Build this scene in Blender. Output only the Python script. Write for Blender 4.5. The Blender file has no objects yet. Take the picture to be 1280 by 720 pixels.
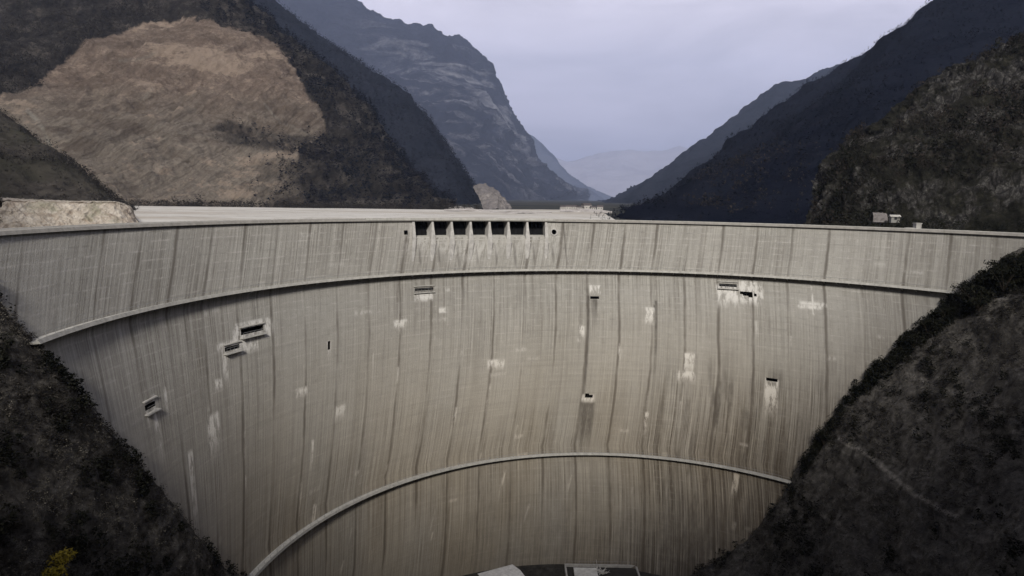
import bpy, math, random
import numpy as np
from math import radians, sin, cos, atan2, pi
random.seed(7); RNG = np.random.default_rng(11)
S = bpy.context.scene; COL = S.collection

# ------------------------------------------------------------------ camera frame (metres, eye at z = 0)
FPX = 850.0; HY = 247.833; ROLL = radians(.979); PITCH = math.atan((360-HY)/FPX)
FW = np.array([0, cos(PITCH), -sin(PITCH)]); R0 = np.array([1., 0, 0]); U0 = np.cross(R0, FW)
RR = R0*cos(ROLL)+U0*sin(ROLL); UU = -R0*sin(ROLL)+U0*cos(ROLL)
def ray(px, py): return FW+((px-640)/FPX)*RR-((py-360)/FPX)*UU
def at(px, py, Y): d = ray(px, py); return d*(Y/d[1])
def atz(px, py, z): d = ray(px, py); return d*(z/d[2])
def gz(px, Y, z):
    x = (px-640)/FPX*Y
    for _ in range(6):
        p = np.array([x, Y, z]); q = 640+FPX*(p@RR)/(p@FW); x += (px-q)/FPX*(p@FW)
    return np.array([x, Y, z])
def proj(P):
    w = P@FW; return 640+FPX*(P@RR)/w, 360-FPX*(P@UU)/w

# ------------------------------------------------------------------ noise
def _h(ix, iy, iz, s):
    n = (ix.astype(np.uint64)*np.uint64(73856093)) ^ (iy.astype(np.uint64)*np.uint64(19349663)) ^ (iz.astype(np.uint64)*np.uint64(83492791)) ^ np.uint64(s*2654435761 % 2**32)
    n = (n ^ (n >> np.uint64(13)))*np.uint64(1274126177); n = n & np.uint64(0xffffffff); n = (n ^ (n >> np.uint64(16)))*np.uint64(2246822519)
    return ((n & np.uint64(0xffffff)).astype(np.float64))/float(0xffffff)
def vnoise(P, s=0):
    P = P+10000.; i = np.floor(P).astype(np.int64); f = P-i; f = f*f*f*(f*(f*6-15)+10)
    out = 0
    for dx in (0, 1):
        for dy in (0, 1):
            for dz in (0, 1):
                w = (f[..., 0] if dx else 1-f[..., 0])*(f[..., 1] if dy else 1-f[..., 1])*(f[..., 2] if dz else 1-f[..., 2])
                out = out+w*_h(i[..., 0]+dx, i[..., 1]+dy, i[..., 2]+dz, s)
    return out*2-1
def fbm(P, sc, o=5, s=0, g=.5, ridged=False):
    out = 0; a = 1.; t = 0; Q = P/sc
    for k in range(o):
        n = vnoise(Q, s+k)
        out = out+a*((1-2*np.abs(n)) if ridged else n); t += a; a *= g; Q = Q*2.03+17.1
    return out/t
def sstep(a, b, x): t = np.clip((x-a)/(b-a), 0, 1); return t*t*(3-2*t)

# ------------------------------------------------------------------ mesh helpers
def mesh_obj(name, V, F, mat=None, parent=None, smooth=False, loc=None):
    me = bpy.data.meshes.new(name); V = np.asarray(V, float)
    if loc is not None: V = V-np.asarray(loc, float)
    if isinstance(F, np.ndarray):
        n = F.shape[1]; me.vertices.add(len(V)); me.vertices.foreach_set('co', V.astype(np.float32).ravel())
        me.loops.add(F.size); me.loops.foreach_set('vertex_index', F.astype(np.int32).ravel())
        me.polygons.add(len(F)); me.polygons.foreach_set('loop_start', np.arange(0, F.size, n, dtype=np.int32))
        me.polygons.foreach_set('loop_total', np.full(len(F), n, dtype=np.int32)); me.update(calc_edges=True)
    else:
        me.from_pydata([tuple(v) for v in V], [], F)
    if smooth: me.polygons.foreach_set('use_smooth', [True]*len(me.polygons))
    me.validate(); me.update()
    o = bpy.data.objects.new(name, me); COL.objects.link(o)
    if loc is not None and parent is None: o.location = loc
    if mat: me.materials.append(mat)
    if parent: o.parent = parent
    return o
def tag(o, label=None, cat=None, group=None, kind=None):
    for k, v in (('label', label), ('category', cat), ('group', group), ('kind', kind)):
        if v: o[k] = v
    return o
def empty(name, loc, label, cat, group=None, rz=0):
    o = bpy.data.objects.new(name, None); COL.objects.link(o); o.location = loc; o.rotation_euler[2] = rz
    return tag(o, label, cat, group)
def fattr(o, name, arr):
    a = o.data.attributes.new(name, 'FLOAT', 'POINT'); a.data.foreach_set('value', np.asarray(arr, np.float32).ravel())
class MB:
    def __init__(s): s.v = []; s.f = []
    def hexa(s, P):      # 8 points: bottom 4 ccw, top 4 ccw
        b = len(s.v); s.v += [tuple(p) for p in P]
        s.f += [tuple(b+i for i in q) for q in ((3, 2, 1, 0), (4, 5, 6, 7), (0, 1, 5, 4), (1, 2, 6, 5), (2, 3, 7, 6), (3, 0, 4, 7))]
    def box(s, x0, x1, y0, y1, z0, z1):
        s.hexa([(x0, y0, z0), (x1, y0, z0), (x1, y1, z0), (x0, y1, z0), (x0, y0, z1), (x1, y0, z1), (x1, y1, z1), (x0, y1, z1)])
    def tube(s, a, b, r0, r1=None, n=6):
        r1 = r0 if r1 is None else r1; a = np.array(a, float); b = np.array(b, float); d = b-a; d /= np.linalg.norm(d)
        u = np.cross(d, [0, 0, 1.] if abs(d[2]) < .9 else [1., 0, 0]); u /= np.linalg.norm(u); w = np.cross(d, u); k = len(s.v)
        for c, r in ((a, r0), (b, r1)):
            for i in range(n): t = 2*pi*i/n; s.v.append(tuple(c+r*(u*cos(t)+w*sin(t))))
        for i in range(n): j = (i+1) % n; s.f.append((k+i, k+j, k+n+j, k+n+i))
        s.f.append(tuple(k+i for i in range(n))[::-1]); s.f.append(tuple(k+n+i for i in range(n)))
    def quad(s, a, b, c, d): k = len(s.v); s.v += [tuple(a), tuple(b), tuple(c), tuple(d)]; s.f.append((k, k+1, k+2, k+3))
    def build(s, name, mat, parent=None): return mesh_obj(name, np.array(s.v), s.f, mat, parent)

# ------------------------------------------------------------------ materials
class NT:
    def __init__(s, name):
        s.m = bpy.data.materials.new(name); s.m.use_nodes = True; s.t = s.m.node_tree; s.n = s.t.nodes; s.l = s.t.links
        s.b = s.n['Principled BSDF']; s.b.inputs['Roughness'].default_value = .9; s.b.inputs['Specular IOR Level'].default_value = 0.
    def put(s, sock, v):
        if isinstance(v, bpy.types.NodeSocket): s.l.new(v, sock)
        elif isinstance(v, (int, float)): sock.default_value = v
        else: sock.default_value = (*v, 1) if len(v) == 3 and len(sock.default_value) == 4 else v
    def math(s, op, a, b=0., c=0., clamp=False):
        n = s.n.new('ShaderNodeMath'); n.operation = op; n.use_clamp = clamp
        for i, v in enumerate((a, b, c)): s.put(n.inputs[i], v)
        return n.outputs[0]
    def mix(s, f, a, b, mode='MIX'):
        n = s.n.new('ShaderNodeMix'); n.data_type = 'RGBA'; n.blend_type = mode
        s.put(n.inputs['Factor'], f); s.put(n.inputs['A'], a); s.put(n.inputs['B'], b); return n.outputs['Result']
    def noise(s, vec, sc=1., det=4., rough=.55, dist=0.):
        n = s.n.new('ShaderNodeTexNoise'); s.l.new(vec, n.inputs['Vector']); n.inputs['Scale'].default_value = sc
        n.inputs['Detail'].default_value = det; n.inputs['Roughness'].default_value = rough; n.inputs['Distortion'].default_value = dist
        return n.outputs['Fac']
    def ridge(s, v, p=1.):   # thin bright crests where the noise crosses its middle
        return s.math('POWER', s.math('SUBTRACT', 1., s.math('MULTIPLY', s.math('ABSOLUTE', s.math('SUBTRACT', v, .5)), 5.), clamp=True), p)
    def voro(s, vec, sc=1., feat='DISTANCE_TO_EDGE'):
        n = s.n.new('ShaderNodeTexVoronoi'); n.feature = feat; s.l.new(vec, n.inputs['Vector']); n.inputs['Scale'].default_value = sc
        return n.outputs[0] if feat == 'DISTANCE_TO_EDGE' else n.outputs['Color']
    def map(s, vec, sc=(1, 1, 1), rot=(0, 0, 0), loc=(0, 0, 0)):
        n = s.n.new('ShaderNodeMapping'); s.l.new(vec, n.inputs['Vector']); n.inputs['Scale'].default_value = sc
        n.inputs['Rotation'].default_value = rot; n.inputs['Location'].default_value = loc; return n.outputs[0]
    def coord(s, k='Object'): return s.n.new('ShaderNodeTexCoord').outputs[k]
    def pos(s): return s.n.new('ShaderNodeNewGeometry').outputs['Position']
    def attr(s, name, out='Fac'): n = s.n.new('ShaderNodeAttribute'); n.attribute_name = name; return n.outputs[out]
    def rng(s, v, a, b, c=0., d=1.):
        n = s.n.new('ShaderNodeMapRange'); s.put(n.inputs[0], v)
        for i, k in enumerate((a, b, c, d)): n.inputs[i+1].default_value = k
        return n.outputs[0]
    def ramp(s, v, stops):
        n = s.n.new('ShaderNodeValToRGB'); s.l.new(v, n.inputs[0]); e = n.color_ramp.elements
        while len(e) < len(stops): e.new(.5)
        for el, (p, c) in zip(e, stops): el.position = p; el.color = (*c, 1)
        return n.outputs[0]
    def xyz(s, v): n = s.n.new('ShaderNodeSeparateXYZ'); s.l.new(v, n.inputs[0]); return n.outputs
    def out(s, col, bump=None, dist=1., strength=1., rough=None):
        s.put(s.b.inputs['Base Color'], col)
        if rough is not None: s.put(s.b.inputs['Roughness'], rough)
        if bump is not None:
            n = s.n.new('ShaderNodeBump'); n.inputs['Distance'].default_value = dist; n.inputs['Strength'].default_value = strength
            s.l.new(bump, n.inputs['Height']); s.l.new(n.outputs[0], s.b.inputs['Normal'])
        return s.m
def rough_mat(name, c0, c1, sc=1., c2=None, bd=.3, det=6):
    t = NT(name); p = t.pos(); n = t.noise(p, sc, det, .65); n2 = t.noise(p, sc*.17, 3)
    col = t.ramp(n, [(.3, c0), (.7, c1)])
    if c2: col = t.mix(t.rng(n2, .45, .65), col, c2)
    return t.out(col, n, bd)

# ------------------------------------------------------------------ dam geometry
ZL = [-6.87, -23.62, -80.76]
PC = [np.polyfit(ZL, v, 2) for v in ([32.1, 33.36, 28.18], [112.9, 116.9, 125.6], [117.1, 108.6, 83.6])]
TH0 = radians(-2.)
def dam(u, z, off=0.):       # off > 0: downstream of the face (towards the arch's centre)
    u = np.asarray(u, float); z = np.asarray(z, float); cx, cy, R = (np.polyval(c, z) for c in PC)
    th = TH0+u/R; r = R-off
    return np.stack(np.broadcast_arrays(cx+r*np.sin(th), cy+r*np.cos(th), z), -1)
def dam_th(u, z): return TH0+u/np.polyval(PC[2], z)
def hit(px, py):
    d = ray(px, py); t = np.linspace(60, 330, 2700); P = t[:, None]*d
    cx, cy, R = (np.polyval(c, P[:, 2]) for c in PC); g = np.hypot(P[:, 0]-cx, P[:, 1]-cy)-R
    i = np.where((g[:-1] < 0) & (g[1:] >= 0))[0][0]; w = -g[i]/(g[i+1]-g[i]); p = P[i]*(1-w)+P[i+1]*w
    cx, cy, R = (np.polyval(c, p[2]) for c in PC); th = atan2(p[0]-cx, p[1]-cy)
    return (th-TH0)*R, p[2]
ZT = -6.87; ZS = -12.6; SU0 = -62.6; SU1 = -17.2; BAY = (SU1-SU0)/7
ZW1 = -23.1; ZW2 = -80.3; ZB = -117.

# openings (px box on the photo plane of the face -> u, z rectangles)
def rect(cx, cy, w, h): u, z = hit(cx, cy); return (u-w/2, u+w/2, z-h/2, z+h/2)
OPEN = [rect(315, 413, 6.8, 1.25), rect(290, 434.5, 4.6, .8), rect(188, 507, 3.4, 1.0), rect(530, 361.5, 6.2, .9), rect(530, 366.2, 6.2, .6),
        rect(744, 371.5, 3.0, .8), rect(910, 356.5, 5.6, 1.15), rect(932, 367, 1.6, 1.3), rect(938, 368.2, 1.6, 1.5), rect(944, 368.5, 1.2, 1.0), rect(926, 366, .9, .9),
        rect(965, 474.5, 3.2, .9), rect(507, 290.5, 1.1, 1.3), rect(692.5, 290, 1.8, 1.8), rect(734, 494.5, 1.1, 1.), rect(738.6, 495, 1., 1.), rect(411, 432, .9, 2.2)]
# ------------------------------------------------------------------ concrete of the face
def dam_material():
    t = NT('dam_concrete'); uv = t.n.new('ShaderNodeUVMap').outputs[0]; s = t.xyz(uv); U, Z = s[0], s[1]
    big = t.noise(t.map(uv, (.02, .02, 1)), 1, 3)
    base = t.ramp(big, [(.3, (.272, .263, .236)), (.7, (.335, .326, .296))])
    # vertical streaks at several widths, stronger where water runs and in the painted shade low right
    s1 = t.noise(t.map(uv, (1.7, .020, 1)), 1, 6, .72); s2 = t.noise(t.map(uv, (2.4, .030, 1), loc=(31, 7, 0)), 1, 5, .75)
    s3 = t.noise(t.map(uv, (.36, .012, 1), loc=(3, 9, 0)), 1, 3, .6); br0 = t.noise(t.map(uv, (.5, .16, 1), loc=(1, 6, 0)), 1, 5, .7)
    low = t.noise(t.map(uv, (.02, .03, 1), loc=(11.3, 4.1, 0)), 1, 2)
    amp = t.math('ADD', t.rng(low, .4, .62, .35, 1.), t.math('MULTIPLY', t.attr('wet_shade'), 1.0))
    amp = t.math('MULTIPLY', amp, t.rng(br0, .3, .6, .45, 1.1))
    col = t.mix(t.math('MULTIPLY', t.rng(s1, .46, .64), t.math('MULTIPLY', amp, .72), clamp=True), base, (.082, .069, .055))
    col = t.mix(t.math('MULTIPLY', t.rng(s2, .50, .66), t.math('MULTIPLY', amp, .52), clamp=True), col, (.085, .076, .065))
    col = t.mix(t.math('MULTIPLY', t.rng(s3, .52, .72), t.math('MULTIPLY', amp, .50), clamp=True), col, (.105, .092, .075))
    col = t.mix(t.math('MULTIPLY', t.rng(s2, .47, .33), t.math('MULTIPLY', amp, .46), clamp=True), col, (.56, .54, .49))
    col = t.mix(t.math('MULTIPLY', t.rng(s1, .44, .32), t.math('MULTIPLY', amp, .25), clamp=True), col, (.48, .46, .42))
    # formwork lifts and panel marks, clearest near the crest
    upz = t.rng(Z, -60., -12., .35, 1.)
    zz = t.math('MODULO', t.math('ADD', Z, 400.), 1.9); lift = t.rng(t.math('ABSOLUTE', t.math('SUBTRACT', zz, .95)), .68, .93)
    ln = t.noise(t.map(uv, (.22, .6, 1), loc=(5, 5, 0)), 1, 5, .7); ln2 = t.noise(t.map(uv, (.3, .6, 1), loc=(25, 15, 0)), 1, 5, .7)
    col = t.mix(t.math('MULTIPLY', t.math('MULTIPLY', lift, upz), t.rng(ln, .44, .58, 0, .50)), col, (.46, .44, .41))
    col = t.mix(t.math('MULTIPLY', t.math('MULTIPLY', lift, upz), t.rng(ln2, .48, .62, 0, .45)), col, (.12, .115, .105))
    vv = t.math('MODULO', t.math('ADD', U, 1061.), 2.12); vl = t.rng(t.math('ABSOLUTE', t.math('SUBTRACT', vv, 1.06)), .72, 1.0)
    col = t.mix(t.math('MULTIPLY', t.math('MULTIPLY', vl, upz), t.rng(ln2, .52, .36, 0, .38)), col, (.50, .48, .44))
    col = t.mix(t.math('MULTIPLY', t.math('MULTIPLY', vl, upz), t.rng(ln, .46, .34, 0, .40)), col, (.11, .10, .09))
    zl = t.noise(t.map(uv, (.03, 1.1, 1), loc=(8, 2, 0)), 1, 3)
    col = t.mix(t.rng(zl, .5, .75, 0, .28), col, (.17, .16, .145))
    cell = t.n.new('ShaderNodeTexWhiteNoise'); cell.noise_dimensions = '2D'
    cv = t.n.new('ShaderNodeCombineXYZ'); t.l.new(t.math('FLOOR', t.math('DIVIDE', U, 2.65)), cv.inputs[0]); t.l.new(t.math('FLOOR', t.math('DIVIDE', t.math('ADD', Z, 400.), 1.9)), cv.inputs[1])
    t.l.new(cv.outputs[0], cell.inputs['Vector'])
    col = t.mix(t.rng(cell.outputs['Value'], 0, 1, 0, .14), col, (.16, .15, .14))
    blk = t.n.new('ShaderNodeTexWhiteNoise'); blk.noise_dimensions = '1D'; t.l.new(t.math('FLOOR', t.math('DIVIDE', t.math('SUBTRACT', U, 6.1), 10.6)), blk.inputs['W'])
    col = t.mix(t.rng(blk.outputs['Value'], 0, 1, 0, .14), col, (.38, .36, .33))
    # contraction joints every 10.6 m, each with its own strength and wander
    um = t.math('ADD', U, t.rng(t.noise(t.map(uv, (.02, .06, 1)), 1, 3), 0, 1, -.8, .8))
    m = t.math('MODULO', t.math('ADD', um, 1060.-6.1+5.3), 10.6); dj = t.math('ABSOLUTE', t.math('SUBTRACT', m, 5.3))
    jv = t.noise(t.map(uv, (.093, .030, 1), loc=(2, 0, 0)), 1, 4, .65)
    wj = t.rng(jv, .35, .65, .35, .80)
    jm = t.math('SUBTRACT', 1., t.math('DIVIDE', dj, wj), clamp=True)
    col = t.mix(t.math('MULTIPLY', t.math('MULTIPLY', jm, 1.3, clamp=True), t.rng(jv, .36, .56, .05, .85)), col, (.105, .094, .080))
    # secondary streak lines
    m2 = t.math('MODULO', t.math('ADD', um, 1062.), 5.3); d2 = t.math('ABSOLUTE', t.math('SUBTRACT', m2, 2.65))
    j2 = t.math('SUBTRACT', 1., t.math('DIVIDE', d2, .4), clamp=True)
    col = t.mix(t.math('MULTIPLY', j2, t.rng(jv, .5, .7, 0, .5)), col, (.11, .10, .09))
    # weathered stains, painted shade and lime from attributes
    br = t.noise(t.map(uv, (.8, .25, 1)), 1, 5, .7)
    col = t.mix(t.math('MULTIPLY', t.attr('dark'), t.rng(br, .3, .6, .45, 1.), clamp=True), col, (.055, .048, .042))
    col = t.mix(t.math('MULTIPLY', t.attr('lime'), t.rng(br, .42, .54, .05, .9), clamp=True), col, (.60, .585, .55))
    fine = t.noise(uv, 3., 4, .7)
    col = t.mix(t.rng(fine, .3, .7, 0, .22), col, (.14, .13, .12))
    # tint: browner towards the foot
    col = t.mix(t.math('MULTIPLY', t.rng(Z, -30., -80.), t.rng(t.noise(t.map(uv, (.03, .015, 1)), 1, 3), .3, .6, .5, 1.)), col, (.90, .82, .71), 'MULTIPLY')
    return t.out(col, t.math('ADD', fine, s2), .12, .6)
M_DAM = dam_material()
def concrete(name, c, d=.3):
    t = NT(name); p = t.pos(); n = t.noise(p, .7, 5, .65); st = t.noise(t.map(p, (1.3, 1.3, .12)), 1, 3)
    col = t.mix(t.rng(n, .35, .7, 0, 1), c, tuple(x*(1-d) for x in c)); col = t.mix(t.rng(st, .5, .75, 0, .5), col, tuple(x*.5 for x in c))
    return t.out(col, n, .05)
M_TRIM = concrete('pale_concrete', (.40, .388, .355)); M_PIER = concrete('pier_concrete', (.44, .425, .40), .35); M_ROAD = concrete('crest_paving', (.30, .285, .26))
M_DARK = concrete('dark_concrete', (.05, .047, .043)); M_STEEL = concrete('gate_steel', (.014, .014, .015)); M_RAIL = concrete('rail_steel', (.25, .25, .25))  # dark concrete lines the recesses and covers the platform deck

def build_dam():
    root = empty('arch_dam', (15, 228, ZB), 'tall grey concrete arch dam curving across the whole gorge, streaked with vertical stains', 'dam')
    inv = -np.array(root.location)
    def B(mb, name, mat, lab=None):
        o = mb.build(name, mat, root); o.matrix_parent_inverse.identity(); o.location = inv; 
        if lab: o['label'] = lab
        return o
    # face: grid in (u, z)
    us = np.arange(-216, 152, .42); zs = np.unique(np.round(np.concatenate([np.arange(ZB, ZT, .42), [ZS, ZT]]), 3))
    Ug, Zg = np.meshgrid(us, zs); P = dam(Ug, Zg)
    nz, nu = Ug.shape; idx = np.arange(nz*nu).reshape(nz, nu)
    Fq = np.stack([idx[:-1, :-1], idx[:-1, 1:], idx[1:, 1:], idx[1:, :-1]], -1).reshape(-1, 4)
    uc = (Ug[:-1, :-1]+.21).ravel(); zc = ((Zg[:-1, :-1]+Zg[1:, :-1])/2).ravel()
    th = dam_th(uc, zc); keep = (th > np.radians(np.interp(zc, [ZB, -97, -77.1, -57.9, -44.7, -33.5, -23.9, -17.8, ZT], [-76, -80, -87.6, -93.7, -96.2, -97.3, -97.7, -97.6, -98.5]))) & (th < radians(78))
    keep &= ~((uc > SU0) & (uc < SU1) & (zc > ZS))
    for (a, b, c, d) in OPEN: keep &= ~((uc > a) & (uc < b) & (zc > c) & (zc < d))
    Fq = Fq[keep]; used = np.unique(Fq); remap = np.full(nz*nu, -1); remap[used] = np.arange(len(used))
    V = P.reshape(-1, 3)[used]; Fq = remap[Fq]; u = Ug.ravel()[used]; z = Zg.ravel()[used]
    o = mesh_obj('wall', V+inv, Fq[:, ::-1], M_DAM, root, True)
    uvl = o.data.uv_layers.new(name='UVMap'); li = np.empty(len(o.data.loops), np.int32); o.data.loops.foreach_get('vertex_index', li)
    tt = np.clip((ZT-z)/16.7, 0, 1.1)-1; ut = u+tt*(4+np.clip(-(u+100)/60, 0, 1.3)*5)-.27*np.clip(-78-z, 0, 99)
    uvl.data.foreach_set('uv', np.stack([ut[li], z[li]], -1).astype(np.float32).ravel())
    Q = np.stack([u, z, 0*u], -1)
    nA = fbm(Q, 6, 4, 3); nS = fbm(Q*np.array([1, .12, 1]), 1.6, 4, 9)
    def blot(px, py, w, h, drip=0, soft=.6):  # rectangle of half sizes, ragged, with a tail below
        cu, cz = hit(px, py); du = np.abs(u-cu)/(w/2)+.25*nS; dz = (z-cz)
        top = sstep(h/2+soft, h/2-soft*.2, dz); bot = sstep(-h/2-drip-.5, -h/2+.1, dz+nS*drip*.35)
        return sstep(1.12, .88, du)*top*bot
    lime = np.zeros_like(u); dark = np.zeros_like(u)
    for a in ((330, 411, 4, 3.6, 0), (307, 424, 7.5, 4.2, 1), (316, 405.5, 11, 1.3, 0), (290, 430, 9.5, 1.0, 0), (281, 446, 1.8, 5, 3), (303, 421, 5, 2.6, 1), (266, 527, 3.8, 2.4, 6),
              (238, 572, 1.8, 1.5, 14), (194, 511, 1.3, 4, 7), (183, 512, .7, 2.2, 2), (207, 494, .8, 2.2, 3), (530, 370, 6, 1.2, 1), (744, 362, 3.8, 2.4, 0), (910, 364, 7., 3.2, 4),
              (937, 362, 7.5, 4.8, 0), (937, 371, 6.5, 1.4, 2), (965, 483, 4.4, 3.6, 8), (812, 390, 3., 2.4, 3), (808, 520, .9, 2, 7), (862, 445, 3.4, 1.2, 7), (735, 496, 4.2, 1.0, 1), (920, 600, 1.6, 3, 4), (728, 411, 1.8, 1.5, 3),
              (554, 388, 3, 1, 0), (620, 452, 6, .8, 2), (500, 403, 4.5, 1, 1), (393, 640, 1.2, 3, 4), (391, 560, .9, 3, 5), (377, 488, 4, .6, 1), (411, 436, 1.4, 3, 1), (425, 510, 3.4, .6, 3), (273, 478, 2.5, .7, 1),
              (858, 466, 6, .5, 3), (1016, 380, 8, .5, 0), (1016, 376, .5, 8, 0), (1010, 384, 7, .6, 0)):
        lime = np.maximum(lime, blot(*a))
    for a in ((735, 510, 4.6, 3, 20), (316, 408, 9, .8, 0), (743, 376, 1.8, .8, 10), (820, 400, .9, 12, 50), (818, 388, .8, 3, 3), (735, 390, 1., 10, 60), (705, 292, .5, 18, 10)):
        dark = np.maximum(dark, blot(*a)*.75)
    # bright scoured zone under the spillway with painted pier shadows, stains and painted shade at lower right
    sp = sstep(SU0-6, SU0-1, u)*sstep(SU1+6, SU1+1, u)*sstep(-21.5, -14, z+nS*2.5+nA*1.5)
    lime = np.maximum(lime, sp*(.30+.35*np.clip(nA+.2, 0, 1)))
    for k in range(8):
        uk = SU0+BAY*k; dark = np.maximum(dark, .8*sstep(.55, .1, np.abs(u-uk-1.1+(z-ZS)*.03))*sstep(-22.8, -19, z+nS*2)*sstep(ZS-1, ZS-4, z))  # shadows of the piers painted down the face
    wet_shade = 1.25*sstep(0, 34, u)*sstep(92, 55, u)*sstep(-45, -72, z+nA*8)*1.0+.6*sstep(-15, 20, u)*sstep(-82, -104, z)  # streaks strengthened low right: part stain, part painted shade
    dark = np.maximum(dark, (.35+.4*sstep(10, 40, u))*sstep(-80, -110, z+nA*7+nS*5)*sstep(-75, -10, u)); dark = np.maximum(dark, .7*sstep(-40, -95, z+nA*8+nS*7-.9*(u-55))*sstep(15, 60, u)*(.7+.5*nS))  # foot and lower-right corner darkened, gorge shade painted in with the stains
    rl = np.random.default_rng(5)
    for k in range(46):
        uk = 6.1+10.6*rl.integers(-15, 9)+rl.normal()*.5; zk = rl.uniform(-98, -26); L_ = rl.uniform(2, 11); w_ = rl.uniform(.2, .6)
        lime = np.maximum(lime, rl.uniform(.3, .75)*sstep(w_, w_*.3, np.abs(u-uk+.3*nS))*sstep(zk+.3, zk-.3, z)*sstep(zk-L_, zk-L_*.2, z+nA))
    for k in range(30):
        uk = rl.uniform(-150, 95); zk = rl.uniform(-96, -10); w_ = rl.uniform(.8, 3.2)
        lime = np.maximum(lime, rl.uniform(.2, .5)*sstep(w_, w_*.8, np.abs(u-uk)+.2*nS)*sstep(.8, .2, np.abs(z-zk)+.3*nS))
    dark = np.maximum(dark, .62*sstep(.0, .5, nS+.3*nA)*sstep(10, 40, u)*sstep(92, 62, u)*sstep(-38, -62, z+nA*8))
    fattr(o, 'lime', lime); fattr(o, 'dark', dark); fattr(o, 'wet_shade', wet_shade)
    # a swept strip along the arch
    def strip(mb, u0, u1, sect, du=2.):  # sect: closed list of (off, z)
        n = max(1, int(round((u1-u0)/du))); uu = np.linspace(u0, u1, n+1); b = len(mb.v); m = len(sect)
        for a in uu:
            for (off, z_) in sect: mb.v.append(tuple(dam(a*(np.polyval(PC[2], z_)/np.polyval(PC[2], sect[0][1])), z_, off)))
        for i in range(n):
            for k in range(m):
                k2 = (k+1) % m; mb.f.append((b+i*m+k, b+i*m+k2, b+(i+1)*m+k2, b+(i+1)*m+k))
        mb.f.append(tuple(b+k for k in range(m))[::-1]); mb.f.append(tuple(b+n*m+k for k in range(m)))
    m = MB(); strip(m, -199, 130, [(.55, ZT-.65), (.55, ZT-.03), (-4.2, ZT-.03), (-4.2, ZT-.65)]); B(m, 'crest_road', M_ROAD)
    m = MB(); strip(m, -199, 130, [(.75, ZT-.6), (.75, ZT+.05), (.5, ZT+.05), (.5, ZT-.6)]); B(m, 'parapet', M_ROAD)
    m = MB(); strip(m, -199, 130, [(-3.9, ZT-.02), (-3.9, ZT+.15), (-4.15, ZT+.15), (-4.15, ZT-.02)]); B(m, 'parapet', M_TRIM)
    m = MB(); strip(m, -199, 130, [(-4.3, ZT-.1), (-4.3, -20), (-4.6, -20), (-4.6, -.1+ZT)]); B(m, 'upstream_face', M_ROAD)
    # walkways
    for zz, a, b, wd in ((ZW1, -182, 118, 2.3), (ZW2, -128, 77, 1.8)):
        w = MB(); strip(w, a, b, [(-.3, zz-.5), (wd-.35, zz-.25), (wd, zz-.25), (wd, zz+.42), (wd-.22, zz+.42), (wd-.22, zz), (-.3, zz)])
        ob = B(w, 'walkway', M_TRIM, 'upper curved service walkway' if zz == ZW1 else 'lower curved service walkway')
        br = MB()
        for a_ in np.arange(a+1, b-1, 3.53):
            p = [dam(a_-.15, zz-.52, -.2), dam(a_+.15, zz-.52, -.2), dam(a_+.15, zz-.3, wd-.6), dam(a_-.15, zz-.3, wd-.6)]
            q = [dam(a_-.15, zz-1.15, -.2), dam(a_+.15, zz-1.15, -.2)]
            k = len(br.v); br.v += [tuple(x) for x in p+q]; br.f += [(k, k+1, k+2, k+3), (k+4, k+5, k+1, k), (k+4, k+3, k+2, k+5), (k, k+3, k+4), (k+1, k+5, k+2)]
        bo = B(br, 'bracket_row', M_PIER); bo['kind'] = 'stuff'; 
    for zz, a, b, wd in ((ZW1, -180, 117, 2.3), (ZW2, -126, 76, 1.8)):
        r = MB()
        for q in np.arange(a, b, 2.65): p0 = dam(q, zz+.42, wd-.11); r.tube(p0, p0+np.array([0, 0, .68]), .045, n=4)
        for q in np.arange(a, b-2.65, 2.65): r.tube(dam(q, zz+1.1, wd-.11), dam(q+2.65, zz+1.1, wd-.11), .04, n=4)
        B(r, 'handrail', M_RAIL)
    # recesses behind the openings
    for (a, b, c, d) in OPEN:
        r = MB(); e = 3.5; a -= .45; b += .45; c -= .45; d += .45
        f_ = [dam(a, c, -.02), dam(b, c, -.02), dam(b, d, -.02), dam(a, d, -.02)]; k_ = [dam(a, c, -e), dam(b, c, -e), dam(b, d, -e), dam(a, d, -e)]
        for i in range(4): j = (i+1) % 4; r.quad(f_[i], f_[j], k_[j], k_[i])
        r.quad(*k_); B(r, 'gallery_opening', M_DARK)
    def slab(a, b, z_, wd, h=.2, rail=True):
        s_ = MB(); strip(s_, a, b, [(-.1, z_-h), (wd, z_-h), (wd, z_), (-.1, z_)], 1.5)
        o_ = B(s_, 'balcony_slab', M_TRIM)
        if rail:
            r = MB()
            for q in np.arange(a+.1, b, 1.2): p0 = dam(q, z_, wd-.1); r.tube(p0, p0+np.array([0, 0, 1.1]), .035, n=4)
            for h_ in (.55, 1.1):
                for q in np.arange(a+.1, b-1.2, 1.2): r.tube(dam(q, z_+h_, wd-.1), dam(q+1.2, z_+h_, wd-.1), .035, n=4)
            B(r, 'balcony_rail', M_RAIL)
    for i, e in ((0, 1.3), (1, 1.3), (2, 1.0), (3, .7), (6, .9)):
        a, b, c, d = OPEN[i]; slab(a-.5, b+.5, c-.42, e*.75)
        k = MB(); strip(k, a-.5, b+.5, [(-.1, d+.45), (.35, d+.45), (.35, d+.68), (-.1, d+.68)], 1.5); B(k, 'lintel', M_TRIM)
    # pipe outlets and a gutter line
    a, b, c, d = OPEN[13]; m = MB(); p = dam((a+b)/2, (c+d)/2)
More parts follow.
